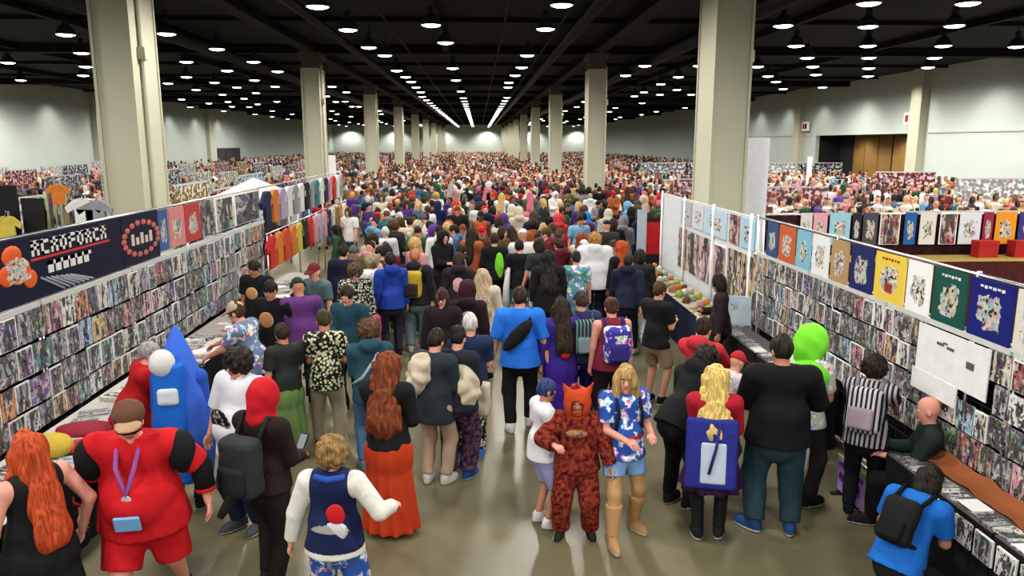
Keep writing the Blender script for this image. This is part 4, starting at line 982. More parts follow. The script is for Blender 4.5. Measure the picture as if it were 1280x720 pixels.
# ------------------------------------------------------------------ stalls of the two side halls
goods = MB(); gcol = []
def clutter(x0, x1, y0, y1, z, n):
    for _ in range(n):
        x, y = random.uniform(x0, x1), random.uniform(y0, y1); a, b2, h_ = random.uniform(.04, .16), random.uniform(.04, .16), random.uniform(.05, .32)
        n0 = len(goods.f)
        if random.random() < .6: goods.box(x - a, x + a, y - b2, y + b2, z, z + h_)
        else: goods.ball((x, y, z + h_ * .45), (a, b2, h_ * .5), 6)
        c = random.choice(list(PAL.values()) + [(.7, .68, .64)] * 6 + [(.5, .04, .05), (.03, .03, .03), (.03, .03, .03)]); gcol.extend([c] * (len(goods.f) - n0))
bn = 0
SIGNC = ['white', 'navy', 'crimson', 'cream', 'black', 'skyblue', 'gold', 'white', 'grey', 'rose', 'white', 'slate']
def stall(x, y, L, along, side, cloth, ht, label_):
    """counter, backdrop and goods; along: 'y' (stall runs away from the camera) or 'x'"""
    global bn
    if along == 'x' and x + L / 2 > XR - .3: return
    if along == 'y' and any(abs(y - (16.9 + 18.6 * k)) < L / 2 + 1.0 for k in range(4)) and x < PXL and x > PXL - 1.5: return
    bn += 1
    cn = random.choice(SIGNC)
    me = MB().box(-.03, .03, -L / 2, L / 2, .0, ht).data('stall_backdrop', [M['merch']])
    o = link('stall_backdrop', me, None, PAL[cn], (x, y, 0), 0 if along == 'y' else math.pi / 2); tag(o, f"{cn} goods-covered stall backdrop, {label_}", 'backdrop', 'stall backdrops in the side halls')
    MB().box(-.035, .035, -L / 2, L / 2, ht - .03, ht + .02).build('top_rail', M['plain'], o, False, (.5, .5, .5))
    d = .75 * side
    if along == 'y': x0, x1, y0, y1 = min(x + d, x + d * 2), max(x + d, x + d * 2), y - L / 2 + .1, y + L / 2 - .1
    else: x0, x1, y0, y1 = x - L / 2 + .1, x + L / 2 - .1, y - 1.5, y - .75
    tn = random.choice(['white', 'black', 'navy', 'white', 'crimson', 'grey'])
    t = MB().box(x0, x1, y0, y1, 0.02, .76).build('display_table', M['cloth'], None, False, PAL[tn]); tag(t, f"{tn} cloth-covered counter, {label_}", 'table', 'counters in the side halls')
    MB().box(x0 - .01, x1 + .01, y0 - .01, y1 + .01, .76, .78).build('tabletop', M['plain'], t, False, PAL[tn])
    clutter(x0, x1, y0, y1, .78, 26)
for r, xr in enumerate((-8.9, -13.5, -18.5, -23.5, -28.5)):
    y = 9 + r * 2.5; k = 0
    while y < 62:
        L = random.uniform(2.6, 3.2); k += 1
        if abs(xr + 7.4) > 2.0 or True: stall(xr, y, L, 'y', 1, None, random.uniform(1.9, 2.45), f"{ordn(k)} in the {ordn(r + 1)} stall row behind the navy banner")
        y += L + (.3 if k % 4 else 2.2) + r * .8
for r, yr in enumerate((17.6, 22.5, 28, 34.5, 42, 51)):
    x = 6.6 + (r % 2) * .5; k = 0
    while x < 24.5:
        L = random.uniform(2.6, 3.2); k += 1; stall(x + L / 2 + .6, yr, L, 'x', 1, None, random.choice((1.25, 1.3, 1.9, 2.2) if r < 3 else (1.5, 2.2)), f"{ordn(k)} in the {ordn(r + 1)} stall row behind the poster wall"); x += L + (.25 if k % 3 else 1.8)
# nearer stall seen over the navy banner
Yn = 13.2
for i, (u0, u1, v0, c, t, mt) in enumerate(((-40, 20, 232, (.015, .015, .018), 'black cloth backdrop behind the near end of the navy banner', 'plain'), (24, 52, 248, (.02, .02, .02), 'black draped display seen over the navy banner lettering', 'plain'), (50, 78, 240, (.3, .3, .1), 'olive and yellow printed cloth display seen over the navy banner', 'print'), (78, 98, 250, (.12, .1, .05), 'dark brown printed cloth beside the olive display', 'print'))):
    a, b_ = at(u0, v0, y=Yn), at(u1, v0, y=Yn); w_ = b_[0] - a[0]
    o = MB().box(-.02, .02, -w_ / 2, w_ / 2, 0, float(a[2])).build('cloth_display', M[mt], None, False, c, ((a[0] + b_[0]) / 2, Yn + .05 * i, 0), math.pi / 2); tag(o, t, 'display')
for i, (u, v_, cn, t) in enumerate(((72, 236, 'orange', 'bright orange shirt held high over the olive printed display'), (104, 254, 'white', 'white shirt on display before the big pillar'), (118, 256, 'grey', 'grey white shirt against the foot of the big pillar'), (8, 276, 'yellow', 'lime yellow shirt low behind the navy banner'))):
    p = at(u, v_, y=Yn - .2); garment(p[0], Yn - .2, float(p[2]) + .05, cn, t, None, math.pi / 2, (.5, .72, .72, .62)[i])
    s = MB().tube([(p[0], Yn - .12, 0), (p[0], Yn - .12, float(p[2]) + .16)], .02, 6).tube([(p[0], Yn - .12, float(p[2]) + .15), (p[0], Yn - .2, float(p[2]) + .15)], .012, 5); s.box(p[0] - .2, p[0] + .2, Yn - .3, Yn + .05, 0, .02)
    o = s.build('display_stand', M['chrome']); tag(o, 'thin metal stand holding the ' + t.split(' on ')[0].split(' held')[0].split(' against')[0].split(' low')[0] + ' on display', 'stand')
# white canopy tent far in the hall
p = at(318, 243, y=24.); c0 = float(p[0])
mb = MB(); hz = float(at(318, 222, y=24.)[2]); ez = float(at(318, 252, y=24.)[2]); s_ = 1.35
mb.add([(c0 - s_, 24 - s_, ez), (c0 + s_, 24 - s_, ez), (c0 + s_, 24 + s_, ez), (c0 - s_, 24 + s_, ez), (c0, 24, hz), (c0 - s_, 24 - s_, ez - .25), (c0 + s_, 24 - s_, ez - .25), (c0 + s_, 24 + s_, ez - .25), (c0 - s_, 24 + s_, ez - .25)], [(0, 1, 4), (1, 2, 4), (2, 3, 4), (3, 0, 4), (5, 6, 1, 0), (6, 7, 2, 1), (7, 8, 3, 2), (8, 5, 0, 3)])
o = mb.build('canopy_tent', M['plain'], None, False, (.62, .64, .58)); tag(o, 'pale canopy tent rising over the stalls behind the shirt rail', 'tent')
for sx in (-1, 1):
    for sy in (-1, 1): MB().tube([(c0 + sx * s_, 24 + sy * s_, 0), (c0 + sx * s_, 24 + sy * s_, ez)], .025, 6).build('leg', M['chrome'], o, True)
# tall white screens deep in the hall
for i, (u0, u1, v0, Y) in enumerate(((405, 419, 194, 38.), (1010, 1016, 196, 40.))):
    a, b_ = at(u0, v0, y=Y), at(u1, v0, y=Y)
    o = MB().box(a[0], b_[0], Y, Y + .06, 0, float(a[2])).build('white_screen', M['plain'], None, False, (.8, .8, .8)); tag(o, ('tall white screen by the second pillar beyond the shirt rails', 'tall white screen before the loading opening')[i], 'screen')
    MB().box(a[0] - .03, b_[0] + .03, Y - .3, Y + .36, 0, .05).build('foot', M['chrome'], o)
# ------------------------------------------------------------------ the people near the camera
TEAL = (.03, .09, .12)
torso_front = lambda z, y=.135, x=0: (lambda J: (J['T'](x, y * (.6 + .4 * J['w']) + .012, z), J['Rt']))
# 1 woman with long red hair, cut by the frame
person('woman with long orange-red hair in a black sleeveless dress beside the papered table', (28, 541), 1.68, 62, vox=.013, w=1.12, hp=2, hy=10, hands=((-.30, .1, .9), (.30, -.02, .92)), elb=((-.6, -.6, -.3), (.7, -.7, -.3)), skin='pink', hair=('long', 'red'), hairlen=.5, top=('sleeveless', BLK), bottom=('skirt', BLK), hemz=.35, hemr=.3, hem=.05,
       bar=.5, extra=[part_tube('glasses', lambda J: [J['H'](-.075, .02, .01), J['H'](-.06, .095, .012), J['H'](-.03, .105, -.008), J['H'](-.004, .106, .01), J['H'](.004, .106, .01), J['H'](.03, .105, -.008), J['H'](.06, .095, .012), J['H'](.075, .02, .01)], .004, (.05, .04, .04), 'plain', 5)])
# 2 man in red jersey looking down
person('man in a red jersey and shorts with black shoulder panels, looking down', (158, 508), 1.78, 186, vox=.013, w=1.42, sw=.2, lean=9, hp=14, hy=16, belly=1.15, hands=((-.44, -.02, .93), (.43, -.06, .84)), elb=((-.8, -.5, -.3), (.9, -.4, -.3)), feet=((-.14, -.34, .06), (.12, .14, 0)), hair=('bald', 'brown'), skin='pink',
       top=('tee', (.55, .012, .02)), sleeve=.85, bottom=('shorts', (.55, .012, .02)), shortlen=.95, loose=.04, tinfl=.03, hem=.14, shoes=BLK,
       extra=[part_ell('cap', lambda J: (J['H'](0, -.02, .06), J['Rh']), (.105, .125, .085), (.13, .06, .035)), part_tube('sunglasses', lambda J: [J['H'](-.08, .02, .01), J['H'](-.06, .1, .008), J['H'](-.03, .112, .004), J['H'](.03, .112, .004), J['H'](.06, .1, .008), J['H'](.08, .02, .01)], [.006, .018, .022, .022, .018, .006], (.015, .012, .012), 'plain', 6), part_ell('cap_brim', lambda J: (J['H'](0, .12, .055), J['Rh']), (.085, .08, .018), (.42, .27, .17)),
              part_ell('shoulder_panel', lambda J: (J['sh0'] * .6 + J['el0'] * .4 + np.array([0, .03, .02]), J['Rt']), (.095, .11, .16), (.01, .01, .012)), part_ell('shoulder_panel', lambda J: (J['sh1'] * .6 + J['el1'] * .4 + np.array([0, .03, .02]), J['Rt']), (.095, .11, .16), (.01, .01, .012)),
              part_tube('sleeve', lambda J: [J['sh0'] * .35 + J['el0'] * .65, J['el0'], J['el0'] * .4 + J['wr0'] * .6], [.085, .08, .07], (.01, .01, .012)), part_tube('sleeve', lambda J: [J['sh1'] * .35 + J['el1'] * .65, J['el1'], J['el1'] * .4 + J['wr1'] * .6], [.085, .08, .07], (.01, .01, .012)),
              part_tube('cuff', lambda J: [J['el0'] * .42 + J['wr0'] * .58, J['el0'] * .32 + J['wr0'] * .68], .074, (.55, .012, .02)), part_tube('cuff', lambda J: [J['el1'] * .42 + J['wr1'] * .58, J['el1'] * .32 + J['wr1'] * .68], .074, (.55, .012, .02)),
              part_tube('lanyard', lambda J: [J['T'](-.07, .08, .53), J['T'](-.06, .2, .42), J['T'](-.02, .24, .3), J['T'](0, .26, .24), J['T'](.02, .24, .3), J['T'](.06, .2, .42), J['T'](.07, .08, .53)], .016, (.3, .1, .32)),
              part_ell('medal', lambda J: (J['T'](0, .265, .21), J['Rt']), (.035, .012, .04), (.5, .5, .55), 'plain', .006), part_box('badge', lambda J: (J['T'](.0, .315, .06), J['Rt'] @ rotx(-.1)), (.085, .012, .058), (.2, .42, .7))])
# 3 red beanie, black jumpsuit, dark backpack
person('person in a red beanie and black-brown outfit, turned away and holding a phone', (333, 476), 1.72, -28, vox=.014, w=1.06, hp=14, hands=((-.05, .30, 1.08), (.12, .30, 1.06)), skin='brown', hair=('hood', (.5, .012, .025)), feet=((-.1, .06, 0), (.13, -.12, 0)), toes=((-.2, 1), (.4, 1)), top=('long', (.025, .013, .012)), bottom=('leggings', (.016, .012, .012)), hem=.06, shoes=(.02, .02, .02), tinfl=.018,
       extra=[backpack('bulky dark grey backpack on the person in the red beanie', (.035, .04, .042), 'cloth', 1.1, None, .06), phone('phone held by the person in the red beanie'),
              part_tube('scarf_tail', lambda J: [J['T'](-.1, -.12, .1), J['T'](-.16, -.2, -.1), J['T'](-.24, -.26, -.25)], [.04, .05, .03], (.04, .045, .03))])
# 4 curly blond cosplayer in blue vest
person('person with curly blond hair in a navy vest with a red back patch', (415, 546), 1.55, -6, vox=.013, hp=12, hy=8, w=1.02, hands=((-.36, .0, .86), (.42, .2, 1.12)), elb=((-.8, -.3, -.3), (.5, -.6, -.6)), skin='pale', hair=('curly', (.3, .19, .07)), top=('long', (.72, .7, .65)), over=('vest', (.012, .022, .085), 'cloth', 'vest'), bottom=('shorts', (.04, .11, .4), 'blotch'), shortlen=.98, loose=.03, shoes=(.7, .7, .7), feet=((-.13, .0, 0), (.13, .05, 0)), boot=.16,
       extra=[part_ell('back_patch', lambda J: (J['T'](.06, -.15, .27), J['Rt']), (.075, .02, .085), (.55, .02, .03), 'plain', .008), part_ell('back_patch', lambda J: (J['T'](.05, -.15, .13), J['Rt']), (.1, .018, .08), (.6, .55, .6), 'poster', .008), part_tube('belt', lambda J: [J['pel'] + np.array([.165 * math.cos(a), .135 * math.sin(a), .05]) for a in np.linspace(0, 6.283, 17)], .02, (.25, .22, .15)), part_tube('tassel', lambda J: [J['pel'] + np.array([0, -.14, .05]), J['pel'] + np.array([.0, -.17, -.16])], .02, (.3, .3, .32)),
              part_tube('collar', lambda J: [J['T'](-.11, .04, .52), J['T'](-.1, -.08, .53), J['T'](0, -.12, .53), J['T'](.1, -.08, .53), J['T'](.11, .04, .52)], .028, (.03, .09, .4))])
# 5 woman in long orange skirt
person('woman with long auburn hair in a black top and a long rust orange skirt', (488, 442), 1.68, -14, vox=.013, hp=16, hy=-10, hands=((-.02, .28, 1.08), (.14, .27, 1.1)), skin='pale', hair=('wig', (.22, .05, .015)), top=('long', BLK), bottom=('skirt', (.5, .055, .015)), hemz=.05, hemr=.27, folds=11, hem=.07, w=1.02)
# 6 man in white tee with glasses
person('heavy man with black curly hair and glasses in a printed white t-shirt facing the table', (293, 438), 1.72, 150, vox=.014, w=1.3, belly=1.25, hp=8, hands=((-.42, .12, .88), (.38, .08, .86)), elb=((-.9, -.3, -.4), (.7, -.5, -.4)), skin='pink', hair=('curly', (.012, .01, .01)), top=('tee', (.72, .74, .78)), sleeve=.95, bottom=('trousers', (.03, .05, .1)), loose=.03, shoes=(.1, .1, .12), hem=.16, tinfl=.03,
       extra=[part_ell('chest_print', lambda J: (J['T'](0, .265, .2), J['Rt'] @ rotx(-.25)), (.11, .03, .13), (.08, .1, .22), 'floral', .008),
              part_tube('glasses', lambda J: [J['H'](-.075, .02, .01), J['H'](-.06, .095, .012), J['H'](-.03, .105, -.008), J['H'](-.004, .106, .01), J['H'](.004, .106, .01), J['H'](.03, .105, -.008), J['H'](.06, .095, .012), J['H'](.075, .02, .01)], .006, (.03, .02, .02), 'plain', 5)])
# 7 vendor in red behind, and the blue pointed inflatable costume
person('grey-haired vendor in a red jacket behind the blue pointed costume', (190, 428), 1.6, -60, vox=.016, lean=18, hands='reach', skin='pink', hair=('short', 'grey'), top=('long', (.5, .015, .02)), bottom=('trousers', BLK), w=1.25)
def shark(root, J, rk):
    F = Field((-.42, -.36, .3), (.42, .36, 2.1), .018)
    def fn(X, Y, Z):
        t = np.clip((Z - .36) / 1.6, 0, 1); r = .29 * np.sin(np.pi * np.clip(.30 + .70 * t, 0, 1)) ** .85 + .004
        return np.maximum((np.sqrt((X / 1.) ** 2 + (Y / .8) ** 2) - r) * .75, np.maximum(.36 - Z, Z - 1.98))
    F.put(fn, (-.36, -.3, .34), (.36, .3, 2.0), 0); F.ell((0, .28, 1.62), (.12, .2, .15), 0, sub=True)
    link('inflatable_costume', to_mesh('inflatable_costume', F.mesh(), [M['cloth']]), root, (.06, .17, .68))
    for nm, z, hh, c in (('front_band', 1.0, .62, (.02, .16, .62)), ('label_patch', 1.3, .09, (.65, .7, .75)), ('label_patch', .86, .1, (.65, .7, .75))):
        F = Field((-.25, -.4, z - hh - .1), (.25, .4, z + hh + .1), .014); d = .19 if nm == 'front_band' else .215
        F.rbox((-.06, -d, z), (.14 if nm == 'front_band' else .1, .07, hh), .04); link(nm, to_mesh(nm, F.mesh(), [M['plain'] if nm != 'label_patch' else M['cloth']]), root, c)
    F = Field((-.3, -.4, 1.4), (.3, .3, 1.9), .014); F.ell((-.1, -.2, 1.62), (.12, .1, .14)); link('cap', to_mesh('cap', F.mesh(), [M['cloth']]), root, (.65, .65, .63))
person('person inside a tall pointed blue inflatable costume with two white label patches', (222, 430), 1.66, 10, vox=.018, hands=((-.16, .1, .9), (.16, .1, .9)), hair=('short', 'brown'), top=('long', (.03, .1, .45)), bottom=('trousers', BLK), extra=[shark])
# 8.. left middle
person('person in a purple sweatshirt and dark green beanie leaning towards the table', (371, 348), 1.76, 25, vox=.016, w=1.15, hp=20, lean=6, hands='phone', skin='tan', hair=('beanie', (.015, .05, .04)), top=('long', (.14, .045, .2)), bottom=('trousers', (.035, .05, .05)), loose=.03, hem=.12)
person('person in a black and yellow floral shirt and beige trousers with sandals', (405, 388), 1.66, 8, vox=.014, hp=22, w=.88, hands=((-.08, .28, 1.12), (.2, .25, 1.05)), skin='tan', hair=('short', (.05, .04, .02)), top=('tee', (.55, .55, .3), 'floral'), bottom=('trousers', (.42, .36, .26)), loose=.03, shoes=(.12, .07, .04), hem=.14, feet=((-.12, .1, 0), (.14, -.12, 0)))
person('person in a dark teal jacket and light jeans with a pale shoulder strap', (460, 400), 1.66, 12, vox=.014, w=.98, hp=18, hands='phone', hair=('curly', (.12, .06, .03)), top=('hoodie', TEAL), bottom=('trousers', (.1, .2, .36)), shoes=(.2, .28, .38), hem=.12, extra=[part_tube('shoulder_strap', lambda J: [J['T'](.13, .03, .54), J['T'](.06, -.16, .42), J['T'](-.1, -.18, .2), J['T'](-.19, -.05, .1)], .02, (.35, .45, .5))])
person('man with dark hair and a pink face in a teal sweater turned towards the camera', (432, 358), 1.72, 165, vox=.016, hp=14, hands='mixed', skin='pink', hair=('short', 'dark'), top=('long', (.02, .07, .1)), bottom=('trousers', BLK))
o_ = person('person in a black t-shirt with a tan portrait print, nearer of a pair', (335, 352), 1.74, 160, vox=.016, w=1.15, hp=12, hands='hip', skin='tan', hair=('short', 'black'), top=('tee', BLK), bottom=('trousers', BLK), extra=[part_ell('shirt_print', torso_front(.3), (.11, .02, .11), (.5, .25, .1), 'poster', .01)])
person('person in a black t-shirt with a tan portrait print, farther of a pair', (316, 326), 1.74, 165, vox=.016, w=1.15, hp=12, hands='down', skin='tan', hair=('short', 'black'), top=('tee', BLK), bottom=('trousers', BLK), extra=[part_ell('shirt_print', torso_front(.3), (.1, .02, .1), (.5, .28, .12), 'poster', .01)])
person('person in a beige cap reaching a bare arm across the table', (290, 378), 1.72, 80, vox=.014, lean=16, w=1.1, hp=12, hands=((-.12, .5, 1.06), (.2, .58, 1.12)), skin='pink', hair=('cap', (.5, .42, .3)), hair2=('short', 'brown'), top=('tee', (.14, .2, .28), 'blotch'), bottom=('trousers', (.05, .05, .04)))
person('person in a sage green long dress beside the purple sweatshirt', (350, 405), 1.55, 40, vox=.016, hp=16, hands='mixed', skin='tan', hair=('short', 'dark'), top=('tee', (.03, .035, .03)), bottom=('skirt', (.16, .26, .09)), hemz=.15, hemr=.26)
person('person with pinkish face and dark cap in a grey teal shirt behind the purple sweatshirt', (391, 330), 1.74, 150, vox=.018, hair=('cap', (.15, .02, .03)), skin='pink', top=('tee', (.1, .16, .18)), bottom=('trousers', BLK))
person('person in a loose navy hooded coat by the shirt rails', (430, 306), 1.78, -20, vox=.018, w=1.1, hair=('short', 'black'), top=('long', (.018, .02, .05)), bottom=('trousers', NVY), hem=.3, loose=.03)
person('person with brown curls in a black and grey mottled top', (444, 330), 1.7, -160, vox=.018, hair=('curly', (.1, .06, .035)), top=('long', (.3, .3, .3), 'floral'), bottom=('trousers', BLK))
person('person with ash blond hair in a white mottled blouse', (464, 318), 1.7, 20, vox=.018, hair=('curly', (.38, .3, .18)), top=('long', (.7, .68, .62), 'blotch'), bottom=('trousers', GREY))
person('person in a royal blue jacket with a pink bag', (487, 316), 1.76, 20, vox=.016, w=1.05, hair=('short', 'black'), top=('hoodie', (.02, .06, .35)), bottom=('trousers', (.03, .03, .05)), extra=[tote('hot pink bag hanging from the royal blue jacket', (.6, .12, .2), -1, 'cloth', size=(.09, .12, .24))])
person('person in a charcoal jacket with a mustard backpack and pale jeans', (519, 312), 1.76, -8, vox=.016, w=1.15, hair=('short', (.5, .22, .1)), top=('hoodie', (.02, .02, .03)), bottom=('trousers', (.16, .22, .24)), loose=.03, shoes=(.5, .5, .5), extra=[backpack('mustard yellow backpack with a dark square pocket', (.48, .33, .04), 'cloth', 1.05, (.04, .03, .03))])
# cluster left of the centre line
person('person with black hair wrapped in a cream shawl, back to the camera', (548, 412), 1.66, -25, vox=.014, w=1.05, hp=24, hands='phone', hair=('short', 'black'), top=('long', (.03, .04, .055)), bottom=('trousers', (.5, .36, .26)), hem=.2, tinfl=.03, shoes=(.65, .63, .6),
       extra=[part_ell('cream_shawl', lambda J: (J['T'](-.12, -.07, .33), J['Rt'] @ roty(.25)), (.15, .15, .24), (.62, .54, .42), 'cloth', .014, .02), tote('cream cloth bag over the shoulder of the black-haired person', (.6, .54, .44), -1, 'cloth', size=(.1, .14, .22))])
person('person with dark hair in a dark top and blue flared trousers with furry blue boots', (574, 408), 1.66, -20, vox=.014, hp=18, hands='phone', hair=('bun', 'black'), top=('long', (.02, .025, .04)), bottom=('trousers', (.015, .03, .14), 'fur'), loose=.045, shoes=(.02, .08, .35), boot=.14, extra=[part_ell('cream_drape', lambda J: (J['T'](.13, -.05, .2), J['Rt'] @ roty(-.2)), (.13, .15, .27), (.62, .56, .42), 'cloth', .014, .02), tote('cream tote bag on the arm of the person in blue furry boots', (.62, .56, .42), 1, 'cloth', size=(.16, .07, .2))])
person('person with short silver hair in a navy top and camouflage trousers', (587, 392), 1.68, 5, vox=.014, hp=14, hands='mixed', skin='pink', hair=('short', 'white'), top=('tee', (.02, .035, .1)), bottom=('trousers', (.3, .3, .3), 'floral'), shoes=(.05, .2, .55))
person('person with a round pink hair bow in a black outfit', (552, 362), 1.66, 175, vox=.016, hair=('bob', (.06, .02, .025)), top=('long', (.025, .015, .02)), bottom=('skirt', (.02, .02, .025)), hemr=.3, hemz=.55, under=BLK)
person('person in a maroon black hood with a pale face print on the back', (584, 352), 1.7, 0, vox=.016, hair=('hood', (.05, .012, .02)), top=('hoodie', (.035, .015, .02)), bottom=('trousers', BLK), extra=[part_ell('back_print', lambda J: (J['T'](0, -.15, .3), J['Rt']), (.1, .025, .13), (.5, .32, .33), 'poster', .01)])
person('person in a cream knitted coat beside the maroon black hood', (603, 336), 1.7, 5, vox=.016, hair=('long', (.55, .42, .28)), top=('long', (.62, .55, .45)), bottom=('trousers', (.5, .42, .33)), hem=.35, loose=.03)
person('person in a plum jacket with a pale pink back print', (573, 316), 1.72, 0, vox=.018, hair=('bob', 'dark'), top=('hoodie', (.03, .02, .03)), bottom=('trousers', BLK), extra=[part_ell('back_print', lambda J: (J['T'](0, -.15, .28), J['Rt']), (.1, .025, .13), (.55, .3, .32), 'poster', .01)])
# 14 blue t-shirt
person('man in a bright blue t-shirt with a black sling bag walking away', (650, 359), 1.8, -2, vox=.014, w=1.18, hp=8, hands=((-.34, .06, .82), (.34, -.02, .82)), skin='pale', hair=('short', 'dark'), top=('tee', (.03, .2, .75)), sleeve=.95, tinfl=.03, bottom=('trousers', BLK), shoes=(.65, .65, .66), feet=((-.11, -.1, 0), (.12, .12, 0)), hem=.12,
       extra=[part_ell('sling_bag', lambda J: (J['T'](-.03, -.2, .28), J['Rt'] @ roty(.75)), (.085, .07, .24), (.012, .012, .014)), part_tube('sling_strap', lambda J: [J['T'](-.19, -.06, .08), J['T'](-.1, -.17, .2), J['T'](.1, -.16, .42), J['T'](.14, -.02, .55), J['T'](.1, .1, .45)], .022, (.012, .012, .014))])
person('person in a black top, turquoise shorts and trailing white cape', (649, 300), 1.74, 0, vox=.016, hp=10, hair=('short', 'black'), top=('tee', BLK), bottom=('shorts', (.08, .35, .42)), hands='mixed', extra=[part_tube('cape_panel', lambda J: [J['T'](-.2, -.1, .3), J['T'](-.24, -.12, 0), J['T'](-.27, -.12, -.6)], [.03, .06, .08], (.7, .7, .7)), part_tube('cape_panel', lambda J: [J['T'](.2, -.1, .3), J['T'](.24, -.12, 0), J['T'](.27, -.12, -.6)], [.03, .06, .08], (.7, .7, .7))])
person('person with a big black mane and black outfit, arms low', (685, 314), 1.74, 5, vox=.016, w=1.2, hair=('wig', (.01, .01, .011)), top=('long', BLK), bottom=('trousers', BLK), hem=.2, loose=.03)
person('person in black with a lime green panel on the back', (618, 292), 1.76, 0, vox=.018, hair=('short', 'dark'), top=('long', BLK), bottom=('trousers', BLK), extra=[part_ell('green_panel', lambda J: (J['T'](.09, -.14, .2), J['Rt']), (.09, .04, .26), (.22, .7, .05))])
person('person in a turquoise patterned top with a yellow skirt', (720, 314), 1.68, 0, vox=.016, hair=('bun', (.03, .03, .05)), top=('tee', (.1, .3, .33), 'blotch'), bottom=('skirt', (.16, .28, .4)), hemz=.35, hemr=.27)
person('person with orange blond hair in a white hooded sweatshirt, back to the camera', (744, 291), 1.84, -12, vox=.014, w=1.3, hair=('curly', (.5, .25, .07)), top=('hoodie', (.78, .78, .8)), bottom=('trousers', (.03, .03, .05)), loose=.03, hem=.2, tinfl=.045)
person('person with dark hair in navy with a pale striped backpack, walking beside purple robes', (726, 364), 1.7, 6, vox=.014, hair=('cap', (.02, .03, .08)), hair2=('short', 'brown'), top=('tee', (.05, .05, .15)), bottom=('trousers', (.04, .02, .2)), loose=.03, extra=[backpack('teal and grey striped backpack next to the purple robe', (.12, .2, .22), 'stripe', 1.05, (.25, .33, .35))])
person('person in flowing blue-violet robes with a red sash', (700, 372), 1.66, 14, vox=.014, hair=('long', 'dark'), top=('long', (.05, .03, .25)), bottom=('skirt', (.06, .02, .28)), hemz=.08, hemr=.28, folds=7, extra=[part_ell('red_bow', lambda J: (J['T'](0, -.16, .12), J['Rt']), (.08, .06, .09), (.5, .02, .03))])
person('person with auburn hair and bare shoulders wearing a violet galaxy backpack', (764, 372), 1.68, 8, vox=.014, w=1.08, skin='pink', hair=('bun', (.1, .04, .03)), top=('sleeveless', (.25, .03, .06)), bottom=('trousers', (.02, .012, .02)), loose=.03, extra=[backpack('blue violet galaxy-print backpack', (.06, .05, .32), 'blotch', 1.1, (.05, .04, .25))])
person('small person in a white t-shirt and lavender shorts behind the red furry costume', (686, 474), 1.42, -75, vox=.014, hp=10, skin='tan', hair=('short', (.03, .06, .2)), top=('tee', (.72, .73, .76)), bottom=('shorts', (.36, .34, .6)), shortlen=.95, loose=.03, shoes=(.72, .72, .72), hands='mixed')
# red furry costume
person('person in a shaggy dark red fur suit with an orange hood and pointed ears', (722, 492), 1.36, 172, vox=.014, w=1.12, hp=6, hands=((-.42, .12, .84), (.24, .26, 1.2)), elb=((-.9, -.4, -.2), (.9, -.4, -.6)), hair=('hood', (.5, .07, .02)), hoodbig=1.28, hears=(((-.1, -.02, .12), (-.17, 0, .26), .045, .012), ((.1, -.02, .12), (.17, 0, .26), .045, .012)), skin='pink', top=('long', (.3, .008, .015), 'fur'), bottom=('trousers', (.3, .008, .015), 'fur'), loose=.05, tinfl=.05, shoes=(.02, .02, .02), feet=((-.17, 0, 0), (.17, .04, 0)),
       extra=[part_ell('cream_bib', lambda J: (J['T'](0, .19, .38), J['Rt']), (.13, .05, .05), (.55, .3, .18), 'fur'), part_ell('mitten', lambda J: (J['wr0'] + np.array([-.02, .0, -.07]), J['Rt']), (.07, .07, .09), (.55, .35, .2), 'fur'), part_ell('snout', lambda J: (J['H'](0, .115, -.05), J['Rh']), (.055, .05, .045), (.55, .12, .03), 'fur'), part_ell('red_topknot', lambda J: (J['H'](.02, -.02, .2), J['Rh']), (.06, .06, .05), (.5, .01, .03), 'fur')])
# blond in blue
person('blond person in a blue patterned top, pale blue shorts and tall tan boots', (783, 458), 1.6, 196, vox=.013, hp=6, hy=-24, hands=((-.16, .26, 1.12), (.12, .28, 1.1)), skin='pink', hair=('long', (.5, .33, .13)), hairlen=.25, top=('tee', (.03, .09, .35), 'blotch'), bottom=('shorts', (.22, .38, .65)), shortlen=.62, loose=.03, shoes=(.5, .3, .14), boot=.28, feet=((-.16, -.06, 0), (.2, .22, 0)),
       under=(.48, .3, .14), extra=[part_tube('red_sash', lambda J: [J['pel'] + np.array([.17 * math.cos(a), .14 * math.sin(a), .12]) for a in np.linspace(0, 6.283, 17)], .035, (.5, .04, .05)), backpack('navy backpack with a lavender flap on the blond person in blue', (.02, .03, .1), 'cloth', 1.05, (.32, .3, .65))])
# yellow hair girl with cape
person('girl with long yellow hair in a blue cape panel over red sleeves', (897, 458), 1.6, -14, vox=.013, hp=14, hy=-14, hands=((-.02, .3, 1.12), (.14, .3, 1.1)), skin='pale', hair=('wig', (.78, .58, .2)), top=('long', (.4, .015, .035)), bottom=('skirt', (.05, .01, .06)), hemz=.55, hemr=.3, under=BLK, shoes=(.02, .02, .025), hem=.03,
       extra=[part_box('cape', lambda J: (J['T'](-.02, -.2, .02), J['Rt'] @ rotx(-.12)), (.24, .035, .34), (.03, .035, .26), 'cloth', .035, .014), part_box('pale_cape_panel', lambda J: (J['T'](0, -.235, -.06), J['Rt'] @ rotx(-.12)), (.12, .02, .2), (.5, .58, .68), 'cloth', .02, .012), part_tube('ribbon', lambda J: [J['T'](.05, -.2, .33), J['T'](.02, -.25, .1), J['T'](-.04, -.28, -.15)], .014, (.03, .04, .2)),
              tote('clear pale plastic bag in the hand of the girl with yellow hair', (.6, .63, .68), -1, 'plain', size=(.08, .1, .14))])
